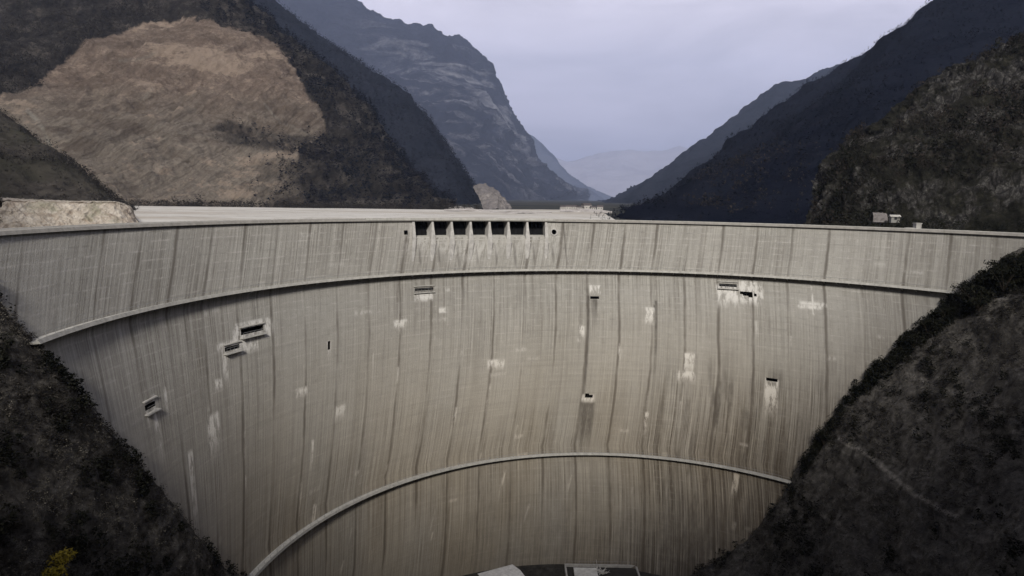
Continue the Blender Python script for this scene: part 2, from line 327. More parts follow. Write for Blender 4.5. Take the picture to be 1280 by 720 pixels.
    for i in range(12):
        t0, t1 = 2*pi*i/12, 2*pi*(i+1)/12
        def c_(t, r, o_): return dam((a+b)/2+r*cos(t), (c+d)/2+r*sin(t), o_)
        m.hexa([c_(t0, .85, -.4), c_(t1, .85, -.4), c_(t1, 1.25, -.4), c_(t0, 1.25, -.4), c_(t0, .85, .25), c_(t1, .85, .25), c_(t1, 1.25, .25), c_(t0, 1.25, .25)])
    B(m, 'outlet_ring', M_PIER)
    # spillway: piers, gates, sills, deck
    for k in range(8):
        uk = SU0+BAY*k; m = MB(); w0, w1 = (.42, 1.25)
        if k in (0, 7): w0, w1 = .5, .9
        prof = [(ZT-.7, w0, .35, -4), (-9.6, w0*1.25, .6, -4), (ZS, w1*.8, .95, -4), (-14.5, w1*.95, .75, -.6), (-17.2, w1*.8, .3, -.5), (-19.8, w1*.4, -.03, -.5)]
        b_ = len(m.v)
        for (z_, w, fr, bk) in prof:
            ud = uk-.10*(ZT-z_)
            m.v += [tuple(dam(uk-w, z_, bk)), tuple(dam(uk+w, z_, bk)), tuple(dam(ud+w*.75, z_, fr)), tuple(dam(ud-w*.75, z_, fr))]
        for i in range(len(prof)-1):
            for j in range(4): j2 = (j+1) % 4; m.f.append((b_+i*4+j, b_+(i+1)*4+j, b_+(i+1)*4+j2, b_+i*4+j2))
        m.f.append((b_, b_+1, b_+2, b_+3)); B(m, 'spillway_pier', M_PIER)
    for k in range(7):
        a, b = SU0+BAY*k+.3, SU0+BAY*(k+1)-.3
        m = MB(); strip(m, a, b, [(-3.4, ZS-.4), (-3.4, ZT-.1), (-3.8, ZT-.1), (-3.8, ZS-.4)], 1.); 
        for q in np.linspace(a+1, b-1, 4): m.hexa([dam(q-.12, ZS, -3.38), dam(q+.12, ZS, -3.38), dam(q+.12, ZS, -3.1), dam(q-.12, ZS, -3.1), dam(q-.12, ZT-.2, -3.38), dam(q+.12, ZT-.2, -3.38), dam(q+.12, ZT-.2, -3.1), dam(q-.12, ZT-.2, -3.1)])
        B(m, 'spillway_gate', M_STEEL)
        m = MB(); strip(m, a, b, [(-3.5, ZS-1.8), (-3.3, ZS+.55), (-2, ZS+.5), (-.9, ZS+.2), (-.2, ZS-.25), (.03, ZS-.7), (.03, ZS-.8), (-.2, ZS-1.8)], 1.); B(m, 'spillway_sill', M_TRIM)
    m = MB(); strip(m, SU0-16, SU1+3, [(.9, ZT-.35), (.9, ZT+.35), (.52, ZT+.35), (.52, ZT-.35)]); B(m, 'bridge_beam', M_TRIM)
    return root
build_dam()

# ------------------------------------------------------------------ terrain patches
def crom(C, t):
    n = len(C); x = t*(n-1); i = np.clip(np.floor(x).astype(int), 0, n-2); f = (x-i)[:, None, None] if C.ndim == 3 else (x-i)[:, None]
    g = lambda k: C[np.clip(k, 0, n-1)]
    a, b, c, d = g(i-1), g(i), g(i+1), g(i+2)
    a = np.where((i == 0).reshape(f.shape), 2*b-c, a); d = np.where((i == n-2).reshape(f.shape), 2*c-b, d)
    return .5*((2*b)+(c-a)*f+(2*a-5*b+4*c-d)*f*f+(3*b-3*c+d-a)*f**3)
def grid_net(C, nv, nu):
    A = crom(C, np.linspace(0, 1, nv)); A = np.swapaxes(A, 0, 1); A = crom(A, np.linspace(0, 1, nu)); return np.swapaxes(A, 0, 1)
def normals(P):
    du = np.gradient(P, axis=1); dv = np.gradient(P, axis=0); n = np.cross(du, dv); return n/(np.linalg.norm(n, axis=-1, keepdims=True)+1e-9)
def patch(name, net, nv, nu, mat, amps, extra=None, kind='structure', seed=0):
    """net: rows bottom -> top, columns left -> right of 3-D points; amps: list of (amplitude, scale, ridged)"""
    C = np.array([[np.asarray(p, float) for p in r] for r in net]); P = grid_net(C, nv, nu); N = normals(P)
    D = 0
    for k, (a, sc, rd) in enumerate(amps): D = D+a*fbm(P, sc, 5, seed+10*k, .5, rd)
    if extra is not None: D = D+extra(P)
    P = P+N*D[..., None]
    idx = np.arange(nv*nu).reshape(nv, nu)
    F = np.stack([idx[:-1, :-1], idx[:-1, 1:], idx[1:, 1:], idx[1:, :-1]], -1).reshape(-1, 4)
    o = mesh_obj(name, P.reshape(-1, 3), F, mat, None, True); o['kind'] = kind
    return o, P, normals(P)

# vegetation: clumps of small random faces spread through a crown volume, merged in one mesh ("stuff")
def leaf_cloud(n, rng, cone=0.):
    """n small triangles in a unit crown (height 1, radius ~.35)"""
    h = rng.random(n); r = np.sqrt(rng.random(n))*(.36*(1-h)**.8 if cone else .40*np.sqrt(np.clip(1-(2*h-1)**2, .02, 1)))
    a = rng.random(n)*2*pi; c = np.stack([r*np.cos(a), r*np.sin(a), .08+.92*h], -1)
    s = (.13 if cone else .12)*(.6+.8*rng.random(n))
    v = rng.normal(size=(n, 3, 3)); v /= np.linalg.norm(v, axis=-1, keepdims=True)
    if cone: v[..., 2] *= .6
    return c[:, None, :]+v*s[:, None, None]
def scatter(name, pts, hs, mat, nt=26, cone=0., var=6, label=None, squash=1., seed=3):
    rng = np.random.default_rng(seed); base = [leaf_cloud(nt, rng, cone) for _ in range(var)]; out = []; tone = []
    ang = rng.random(len(pts))*2*pi; pick = rng.integers(0, var, len(pts))
    for k in range(var):
        m = pick == k; p = pts[m]; h = hs[m]; a = ang[m]
        T = base[k].reshape(-1, 3); x = T[None, :, 0]*np.cos(a)[:, None]-T[None, :, 1]*np.sin(a)[:, None]; y = T[None, :, 0]*np.sin(a)[:, None]+T[None, :, 1]*np.cos(a)[:, None]
        W = np.stack([x*squash, y*squash, np.broadcast_to(T[None, :, 2], x.shape)], -1)*h[:, None, None]+p[:, None, :]
        out.append(W.reshape(-1, 3)); tone.append(np.repeat(rng.random(m.sum()), T.shape[0]))
    V = np.concatenate(out); F = np.arange(len(V)).reshape(-1, 3)
    o = mesh_obj(name, V, F, mat); fattr(o, 'tone', np.concatenate(tone)); o['kind'] = 'stuff'
    return o
def pick_pts(P, n, seed, mask=None):
    rng = np.random.default_rng(seed); nv, nu, _ = P.shape
    a = np.linalg.norm(np.cross(P[1:, :-1]-P[:-1, :-1], P[:-1, 1:]-P[:-1, :-1]), axis=-1)
    if mask is not None: a = a*mask[:-1, :-1]
    a = a.ravel(); i = rng.choice(len(a), n, p=a/a.sum()); v, u = np.divmod(i, nu-1); s, t = rng.random(n)[:, None], rng.random(n)[:, None]
    return (P[v, u]*(1-s)+P[v, u+1]*s)*(1-t)+(P[v+1, u]*(1-s)+P[v+1, u+1]*s)*t
def foliage(name, c0, c1, c2=None):
    t = NT(name); a = t.attr('tone'); n = t.noise(t.pos(), .02, 3)
    col = t.ramp(a, [(.15, c0), (.85, c1)])
    if c2: col = t.mix(t.rng(n, .45, .6, 0, .8), col, c2)
    return t.out(col)
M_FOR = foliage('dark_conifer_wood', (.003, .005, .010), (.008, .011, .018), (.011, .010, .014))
M_BARE = foliage('bare_brown_wood', (.014, .012, .010), (.040, .034, .029), (.024, .022, .019))
M_BRUSH = foliage('dry_brush', (.010, .009, .008), (.075, .068, .060), (.022, .020, .018))
M_SHRUB = foliage('dark_shrub', (.008, .009, .007), (.020, .020, .015)); M_BARK = rough_mat('bark', (.03, .025, .02), (.06, .05, .04), 3)
M_YEL = foliage('yellow_leaves', (.20, .14, .012), (.36, .25, .03), (.12, .10, .02))

def in_poly(x, y, poly):
    c = np.zeros(x.shape, bool); n = len(poly)
    for i in range(n):
        (x0, y0), (x1, y1) = poly[i], poly[(i+1) % n]
        if y0 == y1: continue
        c ^= ((y0 > y) != (y1 > y)) & (x < (x1-x0)*(y-y0)/(y1-y0)+x0)
    return c
def poly_dist(x, y, poly):
    d = np.full(x.shape, 1e9); n = len(poly)
    for i in range(n):
        a = np.array(poly[i], float); b = np.array(poly[(i+1) % n], float); ab = b-a
        t = np.clip(((x-a[0])*ab[0]+(y-a[1])*ab[1])/(ab@ab), 0, 1); d = np.minimum(d, np.hypot(x-a[0]-t*ab[0], y-a[1]-t*ab[1]))
    return np.where(in_poly(x, y, poly), d, -d)

# --- the landslide mountain
def slide_mat():
    t = NT('landslide_rock'); p = t.pos(); f = t.attr('scar'); g = t.attr('along')  # along = metres across the fall line
    cv = t.n.new('ShaderNodeCombineXYZ'); t.l.new(t.attr('gu'), cv.inputs[0]); t.l.new(t.attr('gv'), cv.inputs[1]); q = cv.outputs[0]
    st = t.noise(t.map(q, (.060, .0065, 1)), 1, 9, .74, .12); st2 = t.noise(t.map(q, (.16, .016, 1), loc=(4, 4, 0)), 1, 8, .72, .1)
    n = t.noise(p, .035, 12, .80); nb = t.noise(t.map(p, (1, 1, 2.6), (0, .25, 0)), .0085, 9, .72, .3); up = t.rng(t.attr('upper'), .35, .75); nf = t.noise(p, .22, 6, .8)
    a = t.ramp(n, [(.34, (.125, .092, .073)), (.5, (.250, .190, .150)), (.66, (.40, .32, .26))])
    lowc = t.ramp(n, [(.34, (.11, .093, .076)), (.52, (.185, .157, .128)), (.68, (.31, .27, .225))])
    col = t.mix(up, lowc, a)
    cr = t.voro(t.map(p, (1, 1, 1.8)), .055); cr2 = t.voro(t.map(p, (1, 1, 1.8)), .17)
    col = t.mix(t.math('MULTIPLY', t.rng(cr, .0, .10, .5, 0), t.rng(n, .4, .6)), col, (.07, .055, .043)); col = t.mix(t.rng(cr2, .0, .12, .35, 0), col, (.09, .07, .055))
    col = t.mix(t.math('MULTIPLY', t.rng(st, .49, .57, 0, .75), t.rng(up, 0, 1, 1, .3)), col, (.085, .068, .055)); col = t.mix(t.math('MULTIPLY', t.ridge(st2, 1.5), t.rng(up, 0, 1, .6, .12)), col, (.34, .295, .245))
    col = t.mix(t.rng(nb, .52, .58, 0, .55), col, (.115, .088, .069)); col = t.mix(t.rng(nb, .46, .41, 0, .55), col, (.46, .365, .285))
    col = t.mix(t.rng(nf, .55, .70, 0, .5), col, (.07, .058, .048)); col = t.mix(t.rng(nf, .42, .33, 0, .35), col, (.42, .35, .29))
    col = t.mix(t.attr('pale'), col, (.38, .36, .31))
    veg = t.ramp(t.noise(p, .03, 10, .8), [(.36, (.014, .013, .012)), (.52, (.045, .040, .036)), (.66, (.13, .115, .10))])
    col = t.mix(f, veg, col); return t.out(col, t.math('ADD', n, t.math('MULTIPLY', st, .7)), 14., 1.)
Zf = -50.
net = [
 [gz(-500, 560, Zf), gz(-250, 585, Zf), gz(0, 603, Zf), gz(150, 632, Zf), gz(300, 662, Zf), gz(450, 690, Zf), gz(568, 760, Zf), gz(566, 1300, Zf), gz(540, 2100, Zf)],
 [at(-500, 120, 800), at(-250, 130, 800), at(0, 145, 800), at(150, 155, 820), at(290, 165, 850), at(400, 172, 905), at(474, 190, 1060), at(460, 238, 1700), at(460, 235, 2300)],
 [at(-500, -40, 1040), at(-250, -20, 1040), at(0, 15, 1040), at(140, 22, 1060), at(250, 15, 1090), at(320, 38, 1150), at(362, 66, 1300), at(340, 160, 1900), at(330, 180, 2500)],
 [at(-700, -190, 1330), at(-250, -170, 1330), at(0, -140, 1330), at(110, -120, 1350), at(190, -100, 1400), at(245, -75, 1450), at(268, -30, 1560), at(240, 90, 2200), at(200, 120, 2800)],
 [at(-700, -380, 1800), at(-250, -360, 1800), at(0, -330, 1800), at(60, -300, 1850), at(120, -270, 1900), at(160, -230, 1950), at(190, -180, 2000), at(160, 20, 2700), at(100, 80, 3300)]]
SCAR = [(-60, 120), (0, 125), (50, 105), (80, 72), (115, 50), (160, 40), (190, 24), (240, 22), (285, 32), (330, 45), (352, 62), (372, 90), (385, 118), (402, 140), (413, 165), (400, 176), (382, 182), (372, 200), (366, 225), (362, 262), (-60, 262)]
PATCH2 = [(252, 165), (270, 158), (290, 152), (318, 160), (345, 167), (372, 166), (402, 172), (384, 180), (368, 195), (340, 190), (310, 184), (285, 178)]
def gully(P):
    g = .8*P[..., 0]-.6*P[..., 2]; a = .6*P[..., 0]+.8*P[..., 2]; Q = np.stack([g/1., a*.10, 0*g], -1)
    w = sstep(260, 60, P[..., 2])*.8+.2
    return w*(9.5*fbm(Q, 24, 4, 7, .55, True)+3.4*fbm(Q, 8, 3, 17, .5, True))
o, Pm, Nm = patch('landslide_mountain', net, 560, 860, slide_mat(), [(26, 260, True), (11, 70, True), (5, 24, True), (2.4, 9, True)], gully, seed=20)
px, py = proj(Pm.reshape(-1, 3)); WQ = Pm.reshape(-1, 3); nz_ = fbm(WQ, 45, 5, 77)*9+fbm(Pm.reshape(-1, 3), 12, 3, 78)*4
n3 = fbm(WQ, 10, 3, 91)*5; d1 = poly_dist(px+nz_*1.1+n3, py+nz_*1.1-n3, SCAR); d2 = poly_dist(px+nz_, py+nz_*.7, PATCH2)
front = (Pm.reshape(-1, 3)[:, 1] < 1500)
lowr = sstep(190, 215, py)*sstep(300, 340, px); scar = (sstep(-1.5, 2., d1)*(1-lowr)+lowr*np.clip(.70-(px-300)/130+nz_*.07+n3*.06, 0, 1)*sstep(-90, -60, d1))*front; wood2 = sstep(-2, 3, d2); scar *= 1-.85*wood2*np.clip(.9+.2*n3, 0, 1)
dk3 = sstep(-20, 12, poly_dist(px, py, [(385, 178), (420, 160), (470, 262), (360, 262), (362, 225)])+nz_*2); 
fattr(o, 'scar', scar); fattr(o, 'upper', np.clip(.5+(Pm.reshape(-1, 3)[:, 2]-95+nz_*2)/150, 0, 1))
WP = Pm.reshape(-1, 3); gu = .8*WP[:, 0]-.6*WP[:, 2]; gv = .6*WP[:, 0]+.8*WP[:, 2]   # across / down the slip direction
fattr(o, 'gu', gu); fattr(o, 'gv', gv)
def line_mask(pl, w): 
    d = np.full(px.shape, 1e9)
    for a, b in zip(pl[:-1], pl[1:]):
        a = np.array(a, float); b = np.array(b, float); ab = b-a; t = np.clip(((px-a[0])*ab[0]+(py-a[1])*ab[1])/(ab@ab), 0, 1); d = np.minimum(d, np.hypot(px-a[0]-t*ab[0]+nz_*.15, py-a[1]-t*ab[1]))
    return sstep(w, w*.3, d)
pale = .75*line_mask([(35, 138), (48, 152), (56, 168), (62, 182)], 4)+.45*line_mask([(215, 190), (196, 216), (176, 240)], 2.5)+.5*line_mask([(190, 112), (180, 122)], 3)+.35*line_mask([(150, 76), (176, 74), (196, 66)], 3)+.35*line_mask([(205, 152), (190, 165), (160, 185)], 2)+.4*line_mask([(330, 130), (350, 152), (395, 172)], 2)+.3*line_mask([(200, 175), (230, 165)], 2)
fattr(o, 'pale', np.clip(pale*(.5+.16*n3), 0, .6)); fattr(o, 'along', gu)
fm = (1-scar).reshape(Pm.shape[:2])*((Pm[..., 1] < 1500)); pyg = py.reshape(Pm.shape[:2]); pxg = px.reshape(Pm.shape[:2]); fm = fm*(pyg > -60)*(pyg < 262)*(pxg > -120)
w2 = wood2.reshape(Pm.shape[:2]); ridge_m = (pxg > 330+(.0*pyg))*1.
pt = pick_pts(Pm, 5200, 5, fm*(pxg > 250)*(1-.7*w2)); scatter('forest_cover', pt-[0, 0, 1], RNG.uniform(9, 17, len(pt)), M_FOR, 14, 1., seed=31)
nv_ = fbm(Pm, 70, 3, 19); pt = pick_pts(Pm, 3600, 6, fm*(pxg <= 250)*(.1+(nv_ > -.05))); scatter('forest_cover', pt-[0, 0, 1], RNG.uniform(6, 13, len(pt)), M_BARE, 12, 0., seed=32)
pt = pick_pts(Pm, 500, 8, w2*(pyg < 262)*1.); scatter('forest_cover', pt-[0, 0, 1], RNG.uniform(4, 8, len(pt)), M_BARE, 14, 0., seed=33)
# --- low wooded strip at the slide's foot
rng = np.random.default_rng(4); n = 700; pxs = rng.uniform(130, 600, n); Y = np.interp(pxs, [0, 155, 300, 450, 560, 620], [604, 634, 663, 690, 740, 800])+rng.uniform(-4, 22, n)
pts = np.array([gz(a, b, -13.6) for a, b in zip(pxs, Y)]); scatter('tree_belt', pts, rng.uniform(3, 7.5, n), M_BARE, 22, 0., seed=41)

# --- generic ranges
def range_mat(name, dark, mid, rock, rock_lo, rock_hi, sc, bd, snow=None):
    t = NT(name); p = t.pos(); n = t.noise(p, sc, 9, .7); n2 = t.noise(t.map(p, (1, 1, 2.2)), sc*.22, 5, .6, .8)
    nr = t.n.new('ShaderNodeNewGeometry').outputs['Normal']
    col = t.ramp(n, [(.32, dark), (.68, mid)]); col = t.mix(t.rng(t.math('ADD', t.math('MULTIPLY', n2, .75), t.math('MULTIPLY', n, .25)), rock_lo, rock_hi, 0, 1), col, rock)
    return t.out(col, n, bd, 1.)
M_L2 = range_mat('wooded_spur', (.005, .007, .012), (.016, .018, .026), (.05, .042, .045), .62, .74, .008, 20)
def cliff_mat():
    t = NT('cliff_rock'); p = t.pos(); z = t.xyz(p)[2]
    n = t.noise(p, .0030, 11, .78, .3); b = t.noise(t.map(p, (.6, .6, 1.8), (0, .12, 0)), .0022, 10, .74, 1.); w = t.noise(p, .0006, 6, .6)
    col = t.ramp(n, [(.35, (.008, .010, .020)), (.65, (.034, .038, .058))])
    rock = t.ramp(n, [(.38, (.03, .032, .045)), (.60, (.42, .42, .45))])
    m = t.math('MULTIPLY', t.rng(t.math('ADD', t.math('MULTIPLY', b, .6), t.math('MULTIPLY', w, .4)), .50, .57, 0, .6), t.attr('cliff'), clamp=True)
    return t.out(t.mix(m, col, rock), t.math('ADD', n, b), 130, 1.)
M_FAR = range_mat('far_slope', (.05, .06, .09), (.085, .095, .13), (.12, .12, .14), .6, .75, .0012, 60)  # mist fade put into the colour as a lighter albedo
M_FAR2 = range_mat('hazy_far_slope', (.24, .235, .28), (.28, .275, .325), (.3, .3, .34), .62, .75, .0008, 60)  # haze painted in: albedo lifted towards the low sky colour
# L2
_sp = patch('wooded_spur', [
 [gz(380, 1300, -50), gz(480, 1350, -50), gz(560, 1400, -50), gz(606, 1500, -50), gz(625, 2100, -50)],
 [at(380, 170, 1700), at(440, 180, 1700), at(500, 185, 1750), at(557, 190, 1850), at(545, 225, 2500)],
 [at(330, 60, 2200), at(390, 90, 2200), at(440, 100, 2200), at(500, 131, 2300), at(485, 190, 3000)],
 [at(230, -50, 2700), at(300, -20, 2700), at(350, 20, 2700), at(425, 84, 2800), at(410, 150, 3600)]], 320, 380, M_L2, [(40, 350, True), (16, 90, True), (8, 30, False)], seed=50)
PS = _sp[1]; px, py = proj(PS.reshape(-1, 3)); pt = pick_pts(PS, 7000, 61, ((px > 330) & (px < 640) & (py > -30) & (py < 262)).reshape(PS.shape[:2])*1.); scatter('forest_cover', pt-[0, 0, 2], RNG.uniform(12, 24, len(pt)), M_FOR, 12, 1., seed=62)
# L3 the high mountain with cliffs
o, P3, _ = patch('cliff_mountain', [
 [gz(250, 5120, -60), gz(420, 5120, -60), gz(560, 5280, -60), gz(650, 5760, -60), gz(680, 6720, -60), gz(708, 8320, -60), gz(740, 12000, -60)],
 [at(250, 120, 6880), at(400, 150, 6880), at(520, 160, 6880), at(585, 165, 7040), at(632, 200, 7680), at(668, 224, 8960), at(670, 235, 12800)],
 [at(250, 20, 8320), at(360, 70, 8320), at(470, 90, 8320), at(545, 100, 8320), at(605, 130, 8480), at(645, 170, 9600), at(630, 215, 13600)],
 [at(200, -60, 9440), at(315, -20, 9440), at(395, 8, 9440), at(480, 30, 9280), at(545, 55, 9280), at(588, 78, 10080), at(570, 180, 14400)],
 [at(150, -90, 11200), at(220, -90, 11200), at(320, -90, 11200), at(400, -60, 11200), at(440, -30, 11200), at(520, 30, 12160), at(500, 150, 16000)]][:4]+[
 [at(150, 60, 13120), at(260, 60, 13120), at(370, 60, 13120), at(450, 90, 13120), at(510, 120, 13120), at(550, 150, 13760), at(540, 200, 16000)]],
 300, 420, cliff_mat(), [(190, 1700, True), (95, 500, True), (35, 150, True)], seed=60)
qx, qy = proj(P3.reshape(-1, 3)); fattr(o, 'cliff', sstep(400, 520, qx)*sstep(230, 185, qy+(560-qx)*.35)*sstep(-1, 20, qy-(qx-400)*.25))
# L4, L5 far
patch('far_mountain', [
 [gz(600, 10660, -80), gz(660, 10790, -80), gz(730, 11050, -80), gz(768, 11700, -80), gz(775, 18200, -80)],
 [at(600, 190, 12350), at(630, 195, 12350), at(675, 212, 12350), at(712, 224, 13000), at(700, 238, 19500)],
 [at(560, 120, 13650), at(600, 140, 13650), at(636, 160, 13650), at(668, 187, 14300), at(650, 220, 20800)],
 [at(560, 180, 16900), at(600, 185, 16900), at(630, 200, 16900), at(650, 210, 17550), at(640, 225, 20800)]], 120, 160, M_FAR, [(120, 1800, True), (50, 500, False)], seed=70)
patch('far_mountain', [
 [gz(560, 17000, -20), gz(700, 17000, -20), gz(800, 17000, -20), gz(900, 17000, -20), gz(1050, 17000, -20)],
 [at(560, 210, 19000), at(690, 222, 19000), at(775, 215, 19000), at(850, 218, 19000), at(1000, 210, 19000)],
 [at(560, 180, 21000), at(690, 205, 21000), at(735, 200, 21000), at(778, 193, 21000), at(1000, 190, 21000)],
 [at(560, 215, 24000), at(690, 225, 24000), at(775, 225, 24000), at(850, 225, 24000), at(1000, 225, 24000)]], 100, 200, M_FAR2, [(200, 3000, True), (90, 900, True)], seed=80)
# R2 behind the right ridge, R1 the dark forest slope
patch('wooded_spur', [
 [gz(745, 7020, -60), gz(757, 3510, -60), gz(780, 2700, -60), gz(900, 2565, -60), gz(1200, 2565, -60)],
 [at(800, 245, 7560), at(824, 222, 4320), at(870, 215, 3510), at(960, 200, 3240), at(1200, 180, 3240)],
 [at(900, 215, 8100), at(900, 162, 4995), at(940, 165, 4320), at(1000, 150, 3915), at(1200, 130, 3915)],
 [at(1000, 160, 8775), at(985, 110, 5670), at(1010, 125, 4995), at(1060, 110, 4590), at(1200, 80, 4590)],
 [at(1110, 140, 9450), at(1070, 88, 6345), at(1085, 90, 5670), at(1130, 50, 5265), at(1250, 20, 5265)],
 [at(1200, 120, 10260), at(1130, 66, 7155), at(1150, 60, 6345), at(1200, 0, 5940), at(1300, -40, 5940)]], 200, 200, M_L2, [(60, 500, True), (25, 140, False), (8, 40, False)], seed=90)
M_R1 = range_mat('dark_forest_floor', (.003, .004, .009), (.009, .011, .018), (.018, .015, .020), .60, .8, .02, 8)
o, PR, _ = patch('forested_mountain', [
 [gz(750, 1500, -50), gz(765, 470, -40), gz(840, 430, -50), gz(960, 380, -50), gz(1150, 350, -50), gz(1500, 340, -50), gz(2100, 330, -50)],
 [at(815, 264, 1700), at(842, 250, 900), at(895, 236, 660), at(1000, 215, 570), at(1170, 195, 520), at(1500, 180, 500), at(2100, 150, 480)],
 [at(905, 235, 1900), at(916, 192, 1200), at(955, 190, 920), at(1030, 160, 780), at(1200, 120, 720), at(1500, 80, 700), at(2100, 0, 650)],
 [at(1005, 190, 2100), at(996, 132, 1500), at(1020, 142, 1200), at(1080, 100, 1000), at(1220, 50, 950), at(1500, -30, 950), at(2100, -200, 800)],
 [at(1100, 120, 2300), at(1086, 74, 1750), at(1105, 80, 1450), at(1150, 30, 1250), at(1270, -30, 1200), at(1500, -130, 1200), at(2100, -350, 1100)],
 [at(1200, 60, 2500), at(1195, 8, 1950), at(1205, 5, 1650), at(1240, -50, 1500), at(1350, -120, 1450), at(1600, -230, 1400), at(2200, -450, 1300)],
 [at(1300, -20, 2700), at(1290, -90, 2150), at(1300, -100, 1850), at(1350, -150, 1700), at(1450, -220, 1650), at(1700, -330, 1600), at(2300, -550, 1500)]],
 300, 360, M_R1, [(26, 240, True), (8, 60, False), (2.5, 18, False)], seed=100)
px, py = proj(PR.reshape(-1, 3)); vis = ((px > 740) & (px < 1330) & (py > -30) & (py < 290)).reshape(PR.shape[:2])*1.
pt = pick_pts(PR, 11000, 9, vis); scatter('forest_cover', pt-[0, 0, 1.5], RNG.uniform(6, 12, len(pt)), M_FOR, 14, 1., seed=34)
px, py = proj(PR.reshape(-1, 3)); m3 = vis*(sstep(-25, 10, poly_dist(px, py, [(860, 262), (890, 225), (960, 195), (1010, 205), (1000, 262)])).reshape(vis.shape))
pt = pick_pts(PR, 900, 10, m3); scatter('forest_cover', pt-[0, 0, 1], RNG.uniform(6, 12, len(pt)), M_BARE, 14, 0., seed=35)

# --- rocky bluff on the right
def bluff_mat():
    t = NT('bluff_rock'); p = t.pos(); n = t.noise(p, .18, 12, .80); w = t.noise(p, .045, 12, .74, .2); v = t.noise(t.map(p, (1, 1, .4)), .35, 10, .78)
    veg = t.ramp(n, [(.38, (.008, .008, .007)), (.55, (.028, .027, .021)), (.68, (.065, .062, .045))])
    rock = t.ramp(v, [(.36, (.022, .021, .021)), (.5, (.068, .065, .062)), (.66, (.17, .163, .152))])
    c1 = t.voro(t.map(p, (1, 1, .55)), .28); c2 = t.voro(t.map(p, (1, 1, .6)), .8)
    rock = t.mix(t.rng(c1, 0, .13, .85, 0), rock, (.012, .011, .010)); rock = t.mix(t.rng(c2, 0, .12, .6, 0), rock, (.02, .019, .018))
    return t.out(t.mix(t.rng(w, .48, .56), veg, rock), t.math('ADD', n, v), 2.0, 1.)
o, PB, _ = patch('rocky_bluff', [
 [gz(1010, 330, -28), gz(1080, 300, -28), gz(1160, 285, -28), gz(1280, 270, -28), gz(1450, 260, -28), gz(1700, 250, -28)],
 [at(1030, 258, 345), at(1085, 235, 320), at(1160, 220, 310), at(1280, 210, 300), at(1450, 190, 290), at(1700, 160, 280)],
 [at(1045, 225, 365), at(1095, 185, 350), at(1165, 160, 345), at(1280, 140, 335), at(1450, 110, 320), at(1700, 80, 310)],
 [at(1060, 215, 385), at(1110, 165, 380), at(1180, 120, 385), at(1285, 68, 380), at(1450, 20, 370), at(1700, -20, 350)],
 [at(1100, 240, 460), at(1150, 200, 460), at(1230, 160, 460), at(1330, 110, 470), at(1480, 50, 470), at(1700, 0, 460)]],
 420, 620, bluff_mat(), [(9, 60, True), (4.5, 18, True), (2.4, 6, True), (.9, 2.2, True)], seed=110)
px, py = proj(PB.reshape(-1, 3)); nn = fbm(PB.reshape(-1, 3), 22, 3, 5).reshape(PB.shape[:2]); vis = ((px > 990) & (px < 1330) & (py < 300)).reshape(PB.shape[:2])
pt = pick_pts(PB, 1500, 11, vis*(nn > -.05)); scatter('bluff_brush', pt-[0, 0, .5], RNG.uniform(2.5, 6.5, len(pt)), M_BARE, 30, 0., seed=36)
pt = pick_pts(PB, 700, 12, vis*(nn > .05)); scatter('bluff_brush', pt-[0, 0, .5], RNG.uniform(3, 8, len(pt)), M_SHRUB, 34, 0., seed=37)

# --- left hill in front of the slide, and the pale rock bank below it
M_HILL = rough_mat('grassy_dark_slope', (.014, .013, .012), (.075, .066, .056), .12, (.035, .033, .025), 2.)
o, PH, _ = patch('dark_hill', [
 [gz(-900, 330, -14), gz(-300, 350, -14), gz(-60, 380, -14), gz(60, 400, -14), gz(152, 430, -14), gz(175, 520, -14)],
 [at(-900, 170, 380), at(-300, 190, 400), at(-80, 200, 430), at(30, 205, 450), at(98, 213, 480), at(110, 240, 560)],
 [at(-900, 60, 450), at(-300, 80, 470), at(-140, 120, 500), at(-40, 145, 520), at(38, 175, 540), at(40, 225, 620)],
 [at(-900, -60, 520), at(-300, -40, 540), at(-200, 40, 560), at(-110, 100, 580), at(-20, 140, 600), at(-30, 210, 680)],
 [at(-900, 60, 640), at(-300, 60, 640), at(-200, 100, 640), at(-110, 150, 650), at(-40, 190, 650), at(-50, 230, 700)]], 200, 300, M_HILL, [(8, 90, True), (3, 25, False), (1, 7, False)], seed=120)
px, py = proj(PH.reshape(-1, 3)); vis = ((px > -60) & (px < 190)).reshape(PH.shape[:2]); nn = fbm(PH.reshape(-1, 3), 60, 3, 8).reshape(PH.shape[:2])
pt = pick_pts(PH, 1900, 13, vis*(.25+(nn > 0))); scatter('hill_brush', pt-[0, 0, .5], RNG.uniform(2, 6, len(pt)), M_BRUSH, 22, 0., seed=38)
def bank_mat():
    t = NT('pale_bank_rock'); p = t.pos(); n = t.noise(p, .35, 8, .7, .6); d = t.noise(t.map(p, (.5, .5, .9), (0, .7, 0)), .4, 7, .75)
    col = t.ramp(n, [(.3, (.20, .165, .13)), (.5, (.36, .32, .27)), (.7, (.50, .46, .40))]); col = t.mix(t.rng(d, .5, .68, 0, .7), col, (.22, .16, .12))
    col = t.mix(t.rng(t.noise(p, .12, 4), .54, .64, 0, .6), col, (.16, .16, .11)); return t.out(col, n, .8, 1.)
M_BANK = bank_mat()
tx = lambda px, z, Y: gz(px, Y, z)
